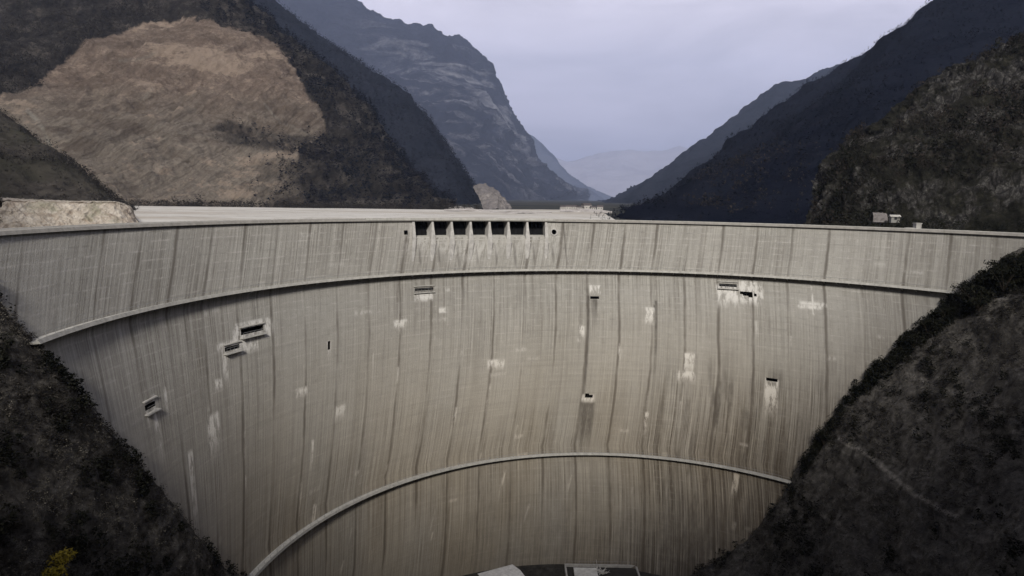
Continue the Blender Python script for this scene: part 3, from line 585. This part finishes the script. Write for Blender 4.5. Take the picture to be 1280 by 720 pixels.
patch('rock_bank', [
 [gz(-300, 210, -14), gz(-40, 225, -14), gz(40, 236, -14), gz(100, 246, -14), gz(168, 256, -14), gz(176, 275, -14)],
 [gz(-300, 213, -9), gz(-40, 228, -9), gz(38, 240, -9), gz(98, 250, -9), gz(160, 261, -10), gz(170, 278, -12)],
 [gz(-300, 216, -4.4), gz(-40, 231, -4.4), gz(36, 244, -4.6), gz(96, 254, -4.9), gz(156, 266, -5.3), gz(166, 284, -11)],
 [gz(-300, 223, -4.6), gz(-40, 238, -4.5), gz(36, 252, -4.8), gz(96, 262, -5.1), gz(154, 273, -5.6), gz(165, 292, -11.5)],
 [gz(-300, 330, -4.6), gz(-40, 330, -4.6), gz(36, 330, -5.2), gz(96, 345, -5.8), gz(150, 360, -6.4), gz(164, 360, -12.5)],
 [gz(-300, 420, -5), gz(-40, 420, -5.5), gz(36, 440, -7), gz(96, 450, -7.5), gz(146, 460, -8.5), gz(164, 460, -14)]], 200, 460, M_BANK, [(.7, 9, True), (.6, 3., True), (.3, 1.1, False)], seed=130)

# ------------------------------------------------------------------ grounds
t = NT('reservoir_gravel'); p = t.pos(); n = t.noise(p, .05, 8, .65); w = t.noise(t.map(p, (.3, 1, 1)), .012, 4, .6, .5)
c = t.ramp(n, [(.3, (.40, .38, .345)), (.7, (.50, .485, .45))]); c = t.mix(t.rng(w, .50, .62, 0, .55), c, (.30, .26, .21)); c = t.mix(t.rng(t.noise(p, .12, 8, .75), .56, .66, 0, .7), c, (.20, .18, .155)); c = t.mix(t.rng(t.noise(t.map(p, (.25, 1, 1)), .05, 6, .7), .56, .6, 0, .5), c, (.24, .215, .18)); M_GRAV = t.out(c, n, .5)
t = NT('valley_ground'); p = t.pos(); n = t.noise(p, .004, 8, .65); M_GRND = t.out(t.ramp(n, [(.35, (.025, .028, .03)), (.65, (.06, .058, .05))]), n, 3)
M_FLOOR = rough_mat('gorge_floor_gravel', (.022, .021, .019), (.06, .056, .05), .5, None, .4)
far = MB(); far.quad((-30000, -3000, -118), (30000, -3000, -118), (30000, 30000, -118), (-30000, 30000, -118)); o = far.build('ground', M_GRND); o['kind'] = 'structure'
def sheet(name, outline, z, mat): o = mesh_obj(name, np.array([(x, y, z) for x, y in outline]), [tuple(range(len(outline)))], mat); o['kind'] = 'structure'; return o
arc = [tuple(dam(u_, -12., -6)[:2]) for u_ in np.linspace(-200, 125, 40)]
# upstream ground: quad strip from the dam's arc out to the horizon
V = []; F = []
for i, (x, y) in enumerate(arc):
    t_ = i/39; V += [(x, y, -14.5), (-420+1000*t_, 420+0*y, -14.5), (-30000+60000*t_, 29000, -14.5)]
for i in range(39): F += [(3*i, 3*i+3, 3*i+4, 3*i+1), (3*i+1, 3*i+4, 3*i+5, 3*i+2)]
o = mesh_obj('upstream_ground', np.array(V), F, M_GRND); o['kind'] = 'structure'
nearp = arc[2:27]; farp = [gz(a, Y, -13)[:2] for a, Y in ((752, 760), (750, 860), (700, 850), (640, 800), (560, 712), (450, 690), (300, 664), (155, 634), (60, 610), (-60, 600), (-60, 400))]
NG = 90; A = np.array(nearp); A = np.stack([np.interp(np.linspace(0, 1, NG), np.linspace(0, 1, len(A)), A[:, k]) for k in (0, 1)], -1)
Bp = np.array(farp[::-1]); sB = np.r_[0, np.cumsum(np.hypot(*np.diff(Bp, axis=0).T))]; Bp = np.stack([np.interp(np.linspace(0, sB[-1], NG), sB, Bp[:, k]) for k in (0, 1)], -1)
rows = []
for s_ in np.linspace(0, 1, 70)**1.5: rows.append(np.c_[A*(1-s_)+Bp*s_, np.full(NG, -13.)])
G = np.array(rows); G[..., 2] += .35*fbm(G, 40, 4, 5)+.12*fbm(G, 8, 3, 6); idx = np.arange(70*NG).reshape(70, NG)
o = mesh_obj('gravel_plain', G.reshape(-1, 3), np.stack([idx[:-1, :-1], idx[:-1, 1:], idx[1:, 1:], idx[1:, :-1]], -1).reshape(-1, 4), M_GRAV, None, True); o['kind'] = 'structure'
# rubble hummocks beyond the spillway and the pale scree fan
M_RUB = rough_mat('pale_rubble', (.26, .24, .22), (.50, .47, .44), .3, (.18, .16, .14), .6)
for (a0, a1, Ya, h, nm) in ((555, 612, 640, 1.9, 'rubble_mound'), (612, 690, 600, 1.0, 'rubble_mound'), (560, 592, 760, 2.6, 'rubble_mound'), (700, 765, 700, 2.6, 'rubble_mound')):
    C = [[gz(a, Ya+dy, -13.4) + np.array([0, 0, hh*h*(.25+.75*sin(pi*k/5))]) for k, a in enumerate(np.linspace(a0, a1, 6))] for dy, hh in ((0, 0), (12, .7), (28, 1), (50, .8), (80, 0))]
    patch(nm, C, 40, 90, M_RUB, [(1.1, 14, True), (.4, 4, False)], seed=140+a0)
M_SCREE = rough_mat('pale_scree', (.08, .073, .07), (.24, .22, .21), .16, (.13, .12, .12), 2.)
patch('scree_fan', [
 [gz(606, 830, -16), gz(614, 822, -16), gz(626, 826, -16), gz(640, 850, -16)],
 [at(601, 252, 850), at(611, 252, 842), at(623, 252, 846), at(631, 252, 870)],
 [at(596, 243, 880), at(606, 243, 872), at(616, 243, 874), at(623, 243, 900)],
 [at(592, 236, 915), at(600, 235, 905), at(607, 235, 905), at(613, 235, 930)],
 [at(592, 233, 930), at(597, 231, 925), at(602, 231, 925), at(607, 234, 940)],
 [at(593, 240, 960), at(598, 240, 960), at(602, 240, 960), at(606, 240, 965)]], 110, 90, M_SCREE, [(3.5, 16, True), (1.6, 6, True), (.8, 2.5, False)], seed=150)

# ------------------------------------------------------------------ gorge walls below the dam
def contact(pts):
    out = []
    for px_, py_ in pts:
        u_, z_ = hit(px_, py_); out.append((u_, z_))
    return out
def gorge_mat(name, a, b, c):
    t = NT(name); p = t.pos(); n = t.noise(p, .5, 9, .74, .4); w = t.noise(t.map(p, (1, 1, .6)), .09, 5, .6, 1.)
    col = t.ramp(n, [(.34, a), (.55, b), (.74, c)]); col = t.mix(t.rng(w, .5, .64, 0, .6), col, a); col = t.mix(t.math('MULTIPLY', t.attr('track'), t.rng(n, .35, .6, .2, 1.)), col, (.30, .28, .25)); return t.out(col, t.math('ADD', n, w), .9, 1.)
M_GL = gorge_mat('left_gorge_rock', (.022, .020, .018), (.090, .083, .074), (.24, .225, .20)); M_GR = gorge_mat('right_gorge_rock', (.028, .026, .024), (.085, .079, .071), (.17, .16, .145))
L = [(-97, 118, -1.), (-89.5, 110, -5.), (-83, 103, -11)]+[tuple(dam(u_, z_, .0)) for u_, z_ in contact([(0, 385), (40, 432), (100, 500), (160, 570), (220, 640), (290, 720)])]
L += [(-50, 150, -97), (-46, 160, -118)]
# rows go from the floor up; the columns from the dam (hidden behind the face) towards the camera
cols = []
for (x, y, z) in L[::-1]:
    top = z > -30
    cols.append([np.array([x-14, y+25, z]), np.array([x-5., y+7, z]), np.array([x-2.4, y+2.2, z]), np.array([x+.9, y-1.2, z-.6]), np.array([x+.2, y-12, z-1.2]), np.array([x-1.5, y-34, z-2]), np.array([x-1, y-62, z-3]), np.array([x+4, y-95, z-4]), np.array([x+4, y-150, z-4]), np.array([x-20, y-300, z-6]), np.array([x-10, y-480, z-8])])
c0 = cols[-1]
for dx, dz in ((-22, 8), (-80, 75), (-230, 230), (-480, 400)): cols.append([c_+np.array([dx-(25 if k < 2 else 0), 0, dz]) for k, c_ in enumerate(c0)])
net = [c_[::-1] for c_ in cols]
o, PL, _ = patch('gorge_slope', net, 520, 640, M_GL, [(.5, 14, True), (.4, 4, True), (.22, 1.6, False)], seed=160)
Rr = [tuple(dam(u_, z_, 0.)) for u_, z_ in contact([(1280, 309), (1240, 336), (1200, 367), (1130, 430), (1060, 500), (1015, 560), (985, 612), (940, 665), (890, 700)])]
Rr = [(152, 166, 2.), (141, 170, -5)]+Rr+[(46, 186, -114), (34, 186, -121)]
cols = []
for (x, y, z) in Rr[::-1]:
    cols.append([np.array([x+12, y+26, z]), np.array([x+2.5, y+6, z]), np.array([x-1.2, y-1.5, z+.5]), np.array([x+2, y-16, z+.5]), np.array([x+5, y-40, z]), np.array([x+4, y-75, z]), np.array([x, y-120, z]), np.array([x-4, y-200, z]), np.array([x+20, y-360, z]), np.array([x+10, y-560, z])])
nR = len(cols)
for dx, dz in ((60, 45), (180, 170), (420, 380)): cols.append([c_+np.array([dx, 0, dz]) for c_ in cols[nR-1]])
o, PRr, _ = patch('gorge_slope', [c_[::-1] for c_ in cols][::1], 480, 640, M_GR, [(1.8, 20, True), (.8, 6, True), (.3, 1.6, False)], seed=170)
qx, qy = proj(PRr.reshape(-1, 3)); qn = fbm(PRr.reshape(-1, 3), 6, 3, 44)*5
def track(pl, w):
    d = np.full(qx.shape, 1e9)
    for a, b in zip(pl[:-1], pl[1:]):
        a = np.array(a, float); b = np.array(b, float); ab = b-a; t = np.clip(((qx-a[0])*ab[0]+(qy-a[1])*ab[1])/(ab@ab), 0, 1); d = np.minimum(d, np.hypot(qx-a[0]-t*ab[0]+qn, qy-a[1]-t*ab[1]-qn*.5))
    return sstep(w, w*.2, d)
fattr(o, 'track', np.clip(.8*track([(1048, 548), (1080, 568), (1110, 592), (1140, 612), (1165, 628), (1195, 648)], 5)+.5*track([(1135, 468), (1165, 480), (1195, 490), (1225, 494)], 5)+.35*track([(1025, 640), (1045, 655), (1060, 668)], 4)+.4*track([(1236, 395), (1256, 372), (1280, 352)], 9), 0, 1))
def dz_(T, x): return T+.28*min(x, 160) if T > 60 else T
patch('sun_block_ridge', [[np.array([x, y-.0006*x*x, dz_(z, x)]) for x in (-500, -220, -90, 0, 90, 220, 500)] for y, z in ((-26, -122), (-42, -50), (-62, 40), (-86, 112), (-105, 134), (-220, 138), (-520, 170), (-1000, 60))], 160, 200, M_GL, [(10, 60, True), (3, 18, False)], seed=180)  # unseen ridge added behind the camera to shade the lower dam face
# gorge floor
fl = [(-70, -400), (90, -400), (80, 60), (70, 120), (70, 175), (60, 190), (30, 202), (0, 202), (-35, 195), (-60, 160), (-70, 120)]
sheet('gorge_floor', fl, -113., M_FLOOR)

# brush on the gorge walls
px, py = proj(PL.reshape(-1, 3)); vis = ((px > -60) & (px < 340) & (py > 240) & (py < 780) & (PL.reshape(-1, 3)[:, 1] > 20)).reshape(PL.shape[:2])
nn = fbm(PL.reshape(-1, 3), 9, 3, 15).reshape(PL.shape[:2])
pt = pick_pts(PL, 9000, 14, vis*(.3+(nn > 0))); scatter('slope_brush', pt-[0, 0, .1], RNG.uniform(.35, 1.3, len(pt)), M_BRUSH, 22, 0., seed=42, squash=1.5)
px, py = proj(PRr.reshape(-1, 3)); vis = ((px > 850) & (px < 1340) & (py > 240) & (py < 760) & (PRr.reshape(-1, 3)[:, 1] > 20)).reshape(PRr.shape[:2])
nn = fbm(PRr.reshape(-1, 3), 12, 3, 16).reshape(PRr.shape[:2])
M_TUFT = foliage('dry_grass', (.06, .055, .045), (.22, .20, .165), (.12, .11, .09))
px, py = proj(PL.reshape(-1, 3)); visL = ((px > -60) & (px < 320) & (py > 240) & (py < 780) & (PL.reshape(-1, 3)[:, 1] > 20)).reshape(PL.shape[:2]); nl = fbm(PL.reshape(-1, 3), 5, 3, 25).reshape(PL.shape[:2])
pt = pick_pts(PL, 5200, 24, visL*(nl > .12)); scatter('dry_grass_cover', pt-[0, 0, .1], RNG.uniform(.2, .8, len(pt)), M_TUFT, 14, 0., seed=47, squash=1.6)
pt = pick_pts(PL, 900, 34, visL*(nl < -.15)); scatter('slope_brush', pt-[0, 0, .1], RNG.uniform(1.2, 2.4, len(pt)), M_SHRUB, 50, 0., seed=48, squash=1.2)
M_BR2 = foliage('dark_dry_brush', (.010, .010, .009), (.060, .055, .048))
pt = pick_pts(PRr, 6000, 15, vis*(.15+(nn > .05))); scatter('slope_brush', pt-[0, 0, .1], RNG.uniform(.4, 1.5, len(pt)), M_BR2, 22, 0., seed=43, squash=1.5)

nr = fbm(PRr.reshape(-1, 3), 7, 3, 26).reshape(PRr.shape[:2])
M_TUF2 = foliage('dull_dry_grass', (.04, .036, .030), (.14, .13, .108), (.08, .074, .063))
pt = pick_pts(PRr, 5200, 25, vis*(nr > .12)); scatter('dry_grass_cover', pt-[0, 0, .1], RNG.uniform(.3, 1.0, len(pt)), M_TUF2, 14, 0., seed=49, squash=1.6)
pt = pick_pts(PRr, 600, 35, vis*(nr < -.12)); scatter('slope_brush', pt-[0, 0, .1], RNG.uniform(1.4, 3.0, len(pt)), M_SHRUB, 50, 0., seed=50, squash=1.2)
# thick dark scrub along the contact with the dam, upper right
px, py = proj(PRr.reshape(-1, 3)); line = np.interp(px, [985, 1060, 1130, 1200, 1240, 1280, 1340], [612, 500, 432, 371, 347, 324, 300]); dd = py-line
mk = ((px > 1000) & (px < 1340) & (dd > -4) & (dd < 8+np.interp(px, [1000, 1100, 1200, 1280], [3, 7, 22, 30])) & (PRr.reshape(-1, 3)[:, 1] > 60)).reshape(PRr.shape[:2])*1.
pt = pick_pts(PRr, 650, 36, mk); scatter('slope_brush', pt-[0, 0, .1], RNG.uniform(1.2, 3.4, len(pt)), M_SHRUB, 90, 0., seed=51)
# ------------------------------------------------------------------ individual shrubs
def shrub(name, loc, h, w, mat, label, cat, group=None, seed=0, nt=420, lean=0.):
    rng = np.random.default_rng(seed); r = empty(name, tuple(loc), label, cat, group)
    st = MB()
    for k in range(7):
        a = rng.random()*2*pi; e = rng.uniform(.2, .5)*w; mid = (cos(a)*e*.4, sin(a)*e*.4, h*.4); st.tube((0, 0, -.3), mid, .06*h/3, .035*h/3, 5); st.tube(mid, (cos(a)*e, sin(a)*e, h*.85), .035*h/3, .01, 4)
    st.build('stem', M_BARK, r)
    T = []
    for k in range(11):
        a = rng.random()*2*pi; q = rng.random()**.6*.36*w; hz = h*rng.uniform(.35, .85); c = np.array([cos(a)*q, sin(a)*q, hz]); m = nt//11
        d = rng.normal(size=(m, 3)); d = d/np.linalg.norm(d, axis=1, keepdims=True)*(rng.random((m, 1))**.4)*np.array([.24*w, .24*w, .2*h]); v = rng.normal(size=(m, 3, 3)); v /= np.linalg.norm(v, axis=-1, keepdims=True)
        T.append((c+d)[:, None]+v*.055*h*(.5+rng.random((m, 1, 1))))
    T = np.concatenate(T).reshape(-1, 3); o = mesh_obj('foliage', T, np.arange(len(T)).reshape(-1, 3), mat, r); fattr(o, 'tone', np.repeat(rng.random(len(T)//3), 3)); return r
def surf(P, px_, py_):
    qx, qy = proj(P.reshape(-1, 3)); d = (qx-px_)**2+(qy-py_)**2; Y = P.reshape(-1, 3)[:, 1]; d = np.where(Y < 15, 1e9, d); i = np.argsort(d)[:30]; i = i[np.argmin(Y[i])]; return P.reshape(-1, 3)[i]
p = surf(PL, 80, 728); shrub('yellow_bush', p, 4.2, 5.2, M_YEL, 'small bush with bright yellow leaves on the dark left slope, at the bottom edge', 'bush', seed=3, nt=1500)
spots = [(1274, 334, 4.2, 'topmost dark shrub beside the crest, at the right edge of the photo'), (1250, 346, 4.6, 'tall dark shrub just above the end of the upper walkway, on the right'), (1228, 358, 4.2, 'dark shrub growing right over the end of the upper walkway'),
 (1205, 376, 5, 'dark shrub just below the end of the upper walkway'), (1186, 396, 4, 'rounded dark shrub against the right abutment, second below the upper walkway'), (1160, 416, 4.4, 'ragged dark shrub leaning over the concrete, third below the upper walkway'),
 (1140, 432, 3.6, 'low dark shrub on the right abutment edge, fourth below the upper walkway'), (1106, 462, 2.4, 'small sparse shrub halfway down the right abutment edge'), (1084, 486, 2.0, 'tiny dark shrub halfway between the two walkways on the right edge'),
 (1030, 552, 4.2, 'large round dark shrub a little above the lower walkway end on the right'), (1012, 580, 3.2, 'dark shrub directly above the end of the lower walkway'), (1222, 385, 6, 'broad black shrub set back from the dam, behind the upper walkway end'), (1255, 362, 6, 'wide black shrub set back on the slope under the crest on the right')]
for i, (a, b, h, lb) in enumerate(spots):
    p = surf(PRr, a, b); shrub('dark_shrub', p-np.array([.6, 0, .3]), h*1.1, h*1.5, M_SHRUB, lb, 'shrub', 'dark shrubs along the right abutment', seed=50+i, nt=700)
for i, (a, b, h, lb) in enumerate([(6, 262, 3, 'black shrub beside the pale rock bank at the left edge'), (-4, 274, 2.4, 'low black shrub over the crest end at the left edge')]):
    shrub('dark_shrub', at(a-10, b+22, 150), h, h*1.0, M_SHRUB, lb, 'shrub', 'dark shrubs by the left end of the crest', seed=90+i, nt=700)

gb = np.array([gz(a, Y, -13.4) for a, Y in zip(RNG.uniform(738, 770, 80), RNG.uniform(300, 700, 80))]); scatter('bank_brush', gb, RNG.uniform(.8, 2.2, 80), M_FOR, 40, 0., seed=56)
# ------------------------------------------------------------------ buildings
M_WHITE = concrete('white_plaster', (.62, .61, .58)); M_ROOFP = concrete('pale_roof', (.66, .65, .63)); M_GLASS = NT('dark_pane').out((.02, .022, .025), rough=.2); M_ROOFD = rough_mat('dark_roof', (.06, .05, .05), (.10, .09, .09), 2)
def house(name, loc, L_, W_, H_, rh, rz, label, cat, group=None, roof=None, wall=None, nwin=2):
    r = empty(name, tuple(loc), label, cat, group, rz); m = MB(); m.box(-L_/2, L_/2, -W_/2, W_/2, -.5, H_); m.build('wall', wall or M_WHITE, r)
    m = MB(); e = .35; k = 0; m.v += [(-L_/2-e, -W_/2-e, H_+.02), (L_/2+e, -W_/2-e, H_+.02), (L_/2+e, W_/2+e, H_+.02), (-L_/2-e, W_/2+e, H_+.02), (-L_/2-e, 0, H_+rh), (L_/2+e, 0, H_+rh)]
    m.f += [(0, 3, 2, 1), (0, 1, 5, 4), (2, 3, 4, 5), (0, 4, 3), (1, 2, 5)]; m.build('roof', roof or M_ROOFD, r)
    for i in range(nwin):
        x = -L_/2+L_*(i+.7)/(nwin+.4); m = MB(); m.box(x-.45, x+.45, -W_/2-.06, -W_/2+.04, H_*.4, H_*.4+1.1); m.build('window', M_GLASS, r)
    return r
house('powerhouse', atz(628, 735, -113)*1+np.array([0, 0, 0]), 11, 9, 3.4, .7, radians(28), 'pale roofed building at the foot of the dam, bottom centre', 'building', roof=M_ROOFP)
# platform with driftwood
p0 = atz(752, 716, -113)
r = empty('concrete_platform', tuple(p0), 'low dark concrete platform with a raised rim at the foot of the dam', 'platform')
m = MB(); m.box(-11, 11, -7, 2.2, -.5, .5); m.build('deck', M_DARK, r)
m = MB(); m.box(-11.2, 11.2, 2.2, 2.7, -.5, 1.3); m.box(-11.2, -10.7, -7, 2.2, -.5, 1.1); m.box(10.7, 11.2, -7, 2.2, -.5, 1.1); m.build('rim', M_PIER, r)
m = MB()
for q in np.arange(-11, 11.1, 2.2): m.tube((q, 2.45, 1.3), (q, 2.45, 2.3), .04, n=4)
m.tube((-11, 2.45, 2.3), (11, 2.45, 2.3), .04, n=4); m.build('railing', M_RAIL, r)
r2 = empty('equipment_slab', tuple(p0+np.array([-5, -2.5, .52])), 'pale concrete slab beside the white bare branches at the foot of the dam', 'slab')
m = MB(); m.box(-3.6, 3.2, -2.4, 2.0, 0, 1.1); m.build('slab', M_ROOFP, r2); m = MB(); m.box(-3.7, 3.3, -2.5, 2.1, 1.1, 1.3); m.build('slab_cap', M_WHITE, r2)
M_DRIFT = rough_mat('bleached_wood', (.45, .43, .40), (.62, .60, .57), 2)
m = MB(); rng = np.random.default_rng(8); c = p0+np.array([-.2, -1.2, .5])
for k in range(26):
    a = rng.random()*2*pi; l = rng.uniform(1.2, 3.4); e = c+np.array([cos(a)*l, sin(a)*l*.6, rng.uniform(.3, 2.2) if k else 3.6]); mid = (c+e)/2+rng.normal(size=3)*.25; m.tube(c+rng.normal(size=3)*.4, mid, .13, .1, 5); m.tube(mid, e, .1, .03, 5)
o = m.build('driftwood_pile', M_DRIFT); tag(o, 'white bare branches piled on the platform at the foot of the dam', 'branches')
pb = atz(470, 712, -104.)
r = empty('marker_post', (pb[0], pb[1], -113.), 'thin white post standing at the dam foot near the bottom edge, left of centre', 'post')
m = MB(); m.tube((0, 0, -.5), (0, 0, 8.6), .28, .22, 8); m.build('shaft', M_WHITE, r); m = MB(); m.box(-.42, .42, -.42, .42, 8.6, 9.3); m.build('post_cap', M_WHITE, r)
# hut and concrete block above the crest on the right
p = at(1118, 275, 262)
house('stone_hut', p-np.array([0, 0, .5]), 3.0, 2.6, 1.7, .8, radians(-12), 'small whitish hut half hidden in dark brush above the crest, at right', 'hut', roof=M_TRIM, wall=concrete('grey_plaster', (.25, .245, .23)), nwin=1)
p = at(1100, 270, 268); m = MB()
P0 = grid_net(np.array([[p+np.array([x, y, z]) for x in (-3.4, -2, 0, 2.2)] for y, z in ((-1.5, -2.4), (-1.2, .0), (0, .9), (2, -2))]), 24, 30); P0 = P0+normals(P0)*(.5*fbm(P0, 1.5, 4, 4, ridged=True))[..., None]
idx = np.arange(720).reshape(24, 30); o = mesh_obj('pale_boulder', P0.reshape(-1, 3), np.stack([idx[:-1, :-1], idx[:-1, 1:], idx[1:, 1:], idx[1:, :-1]], -1).reshape(-1, 4), M_SCREE, None, True); tag(o, 'pale boulder lying left of the small whitish hut above the crest', 'boulder')
p = at(1146, 288, 236); r = empty('gate_pillar', tuple(p), 'grey concrete block standing on the crest at right, below the bluff', 'block')
m = MB(); m.box(-.9, .9, -1, 1, -1, 2.3); m.build('shaft', M_PIER, r); m = MB(); m.box(-1.05, 1.05, -1.15, 1.15, 2.3, 2.6); m.build('cap', M_TRIM, r)
m = MB(); m.box(-4.2, -1.1, -.5, .5, -1, .9); m.build('side_wall', M_PIER, r)
hb = np.array([at(a, b, Y) for a, b, Y in zip(rng.uniform(1035, 1300, 160), rng.uniform(276, 292, 160), rng.uniform(238, 275, 160))]); scatter('crest_brush', hb-[0, 0, .8], rng.uniform(1., 3.0, 160), M_SHRUB, 50, 0., seed=55)
M_PLAST = concrete('village_plaster', (.42, .40, .37))
# village far behind the crest
vl = [(703, 1, 'leftmost of the tiny pale houses beyond the spillway'), (711, 0, 'second from the left of the tiny pale houses beyond the crest'), (718, 1, 'tiny pale house, third from the left in the far village'), (726, 0, 'tiny pale house, fourth from the left in the far village'), (733, 1, 'tallest tiny pale house, middle right of the far village'), (741, 0, 'second from the right of the tiny pale houses beyond the crest'), (750, 1, 'rightmost of the tiny pale houses, beside the dark forested mountain')]
for i, (a, b, lb) in enumerate(vl):
    q = gz(a, 830+20*b+random.uniform(-8, 8), -12.6); s_ = random.uniform(.8, 1.25) if i != 4 else 1.5
    house('village_house', q, 7*s_, 6*s_, 3.6*s_, 1.9*s_, random.uniform(-.6, .6), lb, 'house', 'tiny houses in the far village', wall=M_PLAST)

# small dark rock on the gravel near the bank
p = gz(185, 250, -8.6); 

# ------------------------------------------------------------------ haze
m = MB(); m.box(-32000, 32000, -3200, 27500, -119, 5400); hz = m.build('haze', None); hz['kind'] = 'stuff'
mt = bpy.data.materials.new('haze_air'); mt.use_nodes = True; nt = mt.node_tree; nt.nodes.clear(); ou = nt.nodes.new('ShaderNodeOutputMaterial'); pv = nt.nodes.new('ShaderNodeVolumePrincipled')
pv.inputs['Color'].default_value = (.60, .71, 1., 1); pv.inputs['Density'].default_value = 3.6e-5; pv.inputs['Anisotropy'].default_value = 0.; nt.links.new(pv.outputs[0], ou.inputs['Volume']); hz.data.materials.append(mt)

# ------------------------------------------------------------------ sky and light
SUN_EL, SUN_AZ = radians(37), radians(183)     # azimuth clockwise from +Y: behind the camera
W = bpy.data.worlds.new('World'); S.world = W; W.use_nodes = True; nt = W.node_tree; N = nt.nodes; Lk = nt.links; bg = N['Background']
sk = N.new('ShaderNodeTexSky'); sk.sky_type = 'NISHITA'; sk.sun_disc = False; sk.sun_elevation = SUN_EL; sk.sun_rotation = SUN_AZ; sk.air_density = 1.5; sk.dust_density = 3
tc = N.new('ShaderNodeTexCoord'); sep = N.new('ShaderNodeSeparateXYZ'); Lk.new(tc.outputs['Generated'], sep.inputs[0])
rp = N.new('ShaderNodeValToRGB'); Lk.new(sep.outputs[2], rp.inputs[0]); e = rp.color_ramp.elements
stops = [(0., (1.3, 1.45, 2.4)), (.05, (2.5, 2.5, 3.5)), (.12, (4.3, 4.0, 4.9)), (.25, (7.3, 6.75, 7.7)), (.45, (7.5, 7.0, 7.6)), (1., (4.4, 4.4, 5.0))]
while len(e) < len(stops): e.new(.5)
MX = 10.
for el, (p_, c_) in zip(e, stops): el.position = p_; el.color = (*[v/MX for v in c_], 1)
mp = N.new('ShaderNodeMapping'); mp.inputs['Scale'].default_value = (1.2, 1.2, 4.2); Lk.new(tc.outputs['Generated'], mp.inputs[0])
nz1 = N.new('ShaderNodeTexNoise'); nz1.inputs['Scale'].default_value = 2.9; nz1.inputs['Detail'].default_value = 6; nz1.inputs['Roughness'].default_value = .58; nz1.inputs['Distortion'].default_value = .5; Lk.new(mp.outputs[0], nz1.inputs[0])
mr = N.new('ShaderNodeMapRange'); Lk.new(nz1.outputs[0], mr.inputs[0]); [setattr(mr.inputs[i+1], 'default_value', v) for i, v in enumerate((.36, .64, .84*MX, 1.12*MX))]
vm = N.new('ShaderNodeVectorMath'); vm.operation = 'SCALE'; Lk.new(rp.outputs[0], vm.inputs[0]); Lk.new(mr.outputs[0], vm.inputs['Scale'])
md = N.new('ShaderNodeMapRange'); Lk.new(sep.outputs[1], md.inputs[0]); [setattr(md.inputs[i+1], 'default_value', v) for i, v in enumerate((.1, .7, .42, 1.))]
vm2 = N.new('ShaderNodeVectorMath'); vm2.operation = 'SCALE'; Lk.new(vm.outputs[0], vm2.inputs[0]); Lk.new(md.outputs[0], vm2.inputs['Scale']); vm = vm2   # sky dimming added behind and beside the viewer, less fill on the dam
mxn = N.new('ShaderNodeMix'); mxn.data_type = 'RGBA'; mxn.inputs['Factor'].default_value = .93; Lk.new(sk.outputs[0], mxn.inputs['A']); Lk.new(vm.outputs[0], mxn.inputs['B'])
Lk.new(mxn.outputs['Result'], bg.inputs[0]); bg.inputs[1].default_value = .1
sl = bpy.data.lights.new('sun', 'SUN'); sl.energy = 3.5; sl.angle = radians(12); sl.color = (1, .955, .89); so = bpy.data.objects.new('sun', sl); COL.objects.link(so)
from mathutils import Vector, Matrix
d = Vector((sin(SUN_AZ)*cos(SUN_EL), cos(SUN_AZ)*cos(SUN_EL), sin(SUN_EL))); so.rotation_euler = d.to_track_quat('Z', 'Y').to_euler(); so.location = (200, -200, 400)

# ------------------------------------------------------------------ camera
cd = bpy.data.cameras.new('camera'); cd.sensor_width = 36; cd.lens = FPX/1280*36; cd.clip_start = .5; cd.clip_end = 80000; co = bpy.data.objects.new('camera', cd); COL.objects.link(co)
M = Matrix.Identity(4)
for i in range(3): M[i][0] = RR[i]; M[i][1] = UU[i]; M[i][2] = -FW[i]
co.matrix_world = M; S.camera = co
S.view_settings.view_transform = 'Standard'; S.view_settings.look = 'None'; S.view_settings.exposure = .45; S.view_settings.gamma = 1; S.view_settings.use_curve_mapping = False
S.cycles.max_bounces = 5; S.cycles.volume_bounces = 1
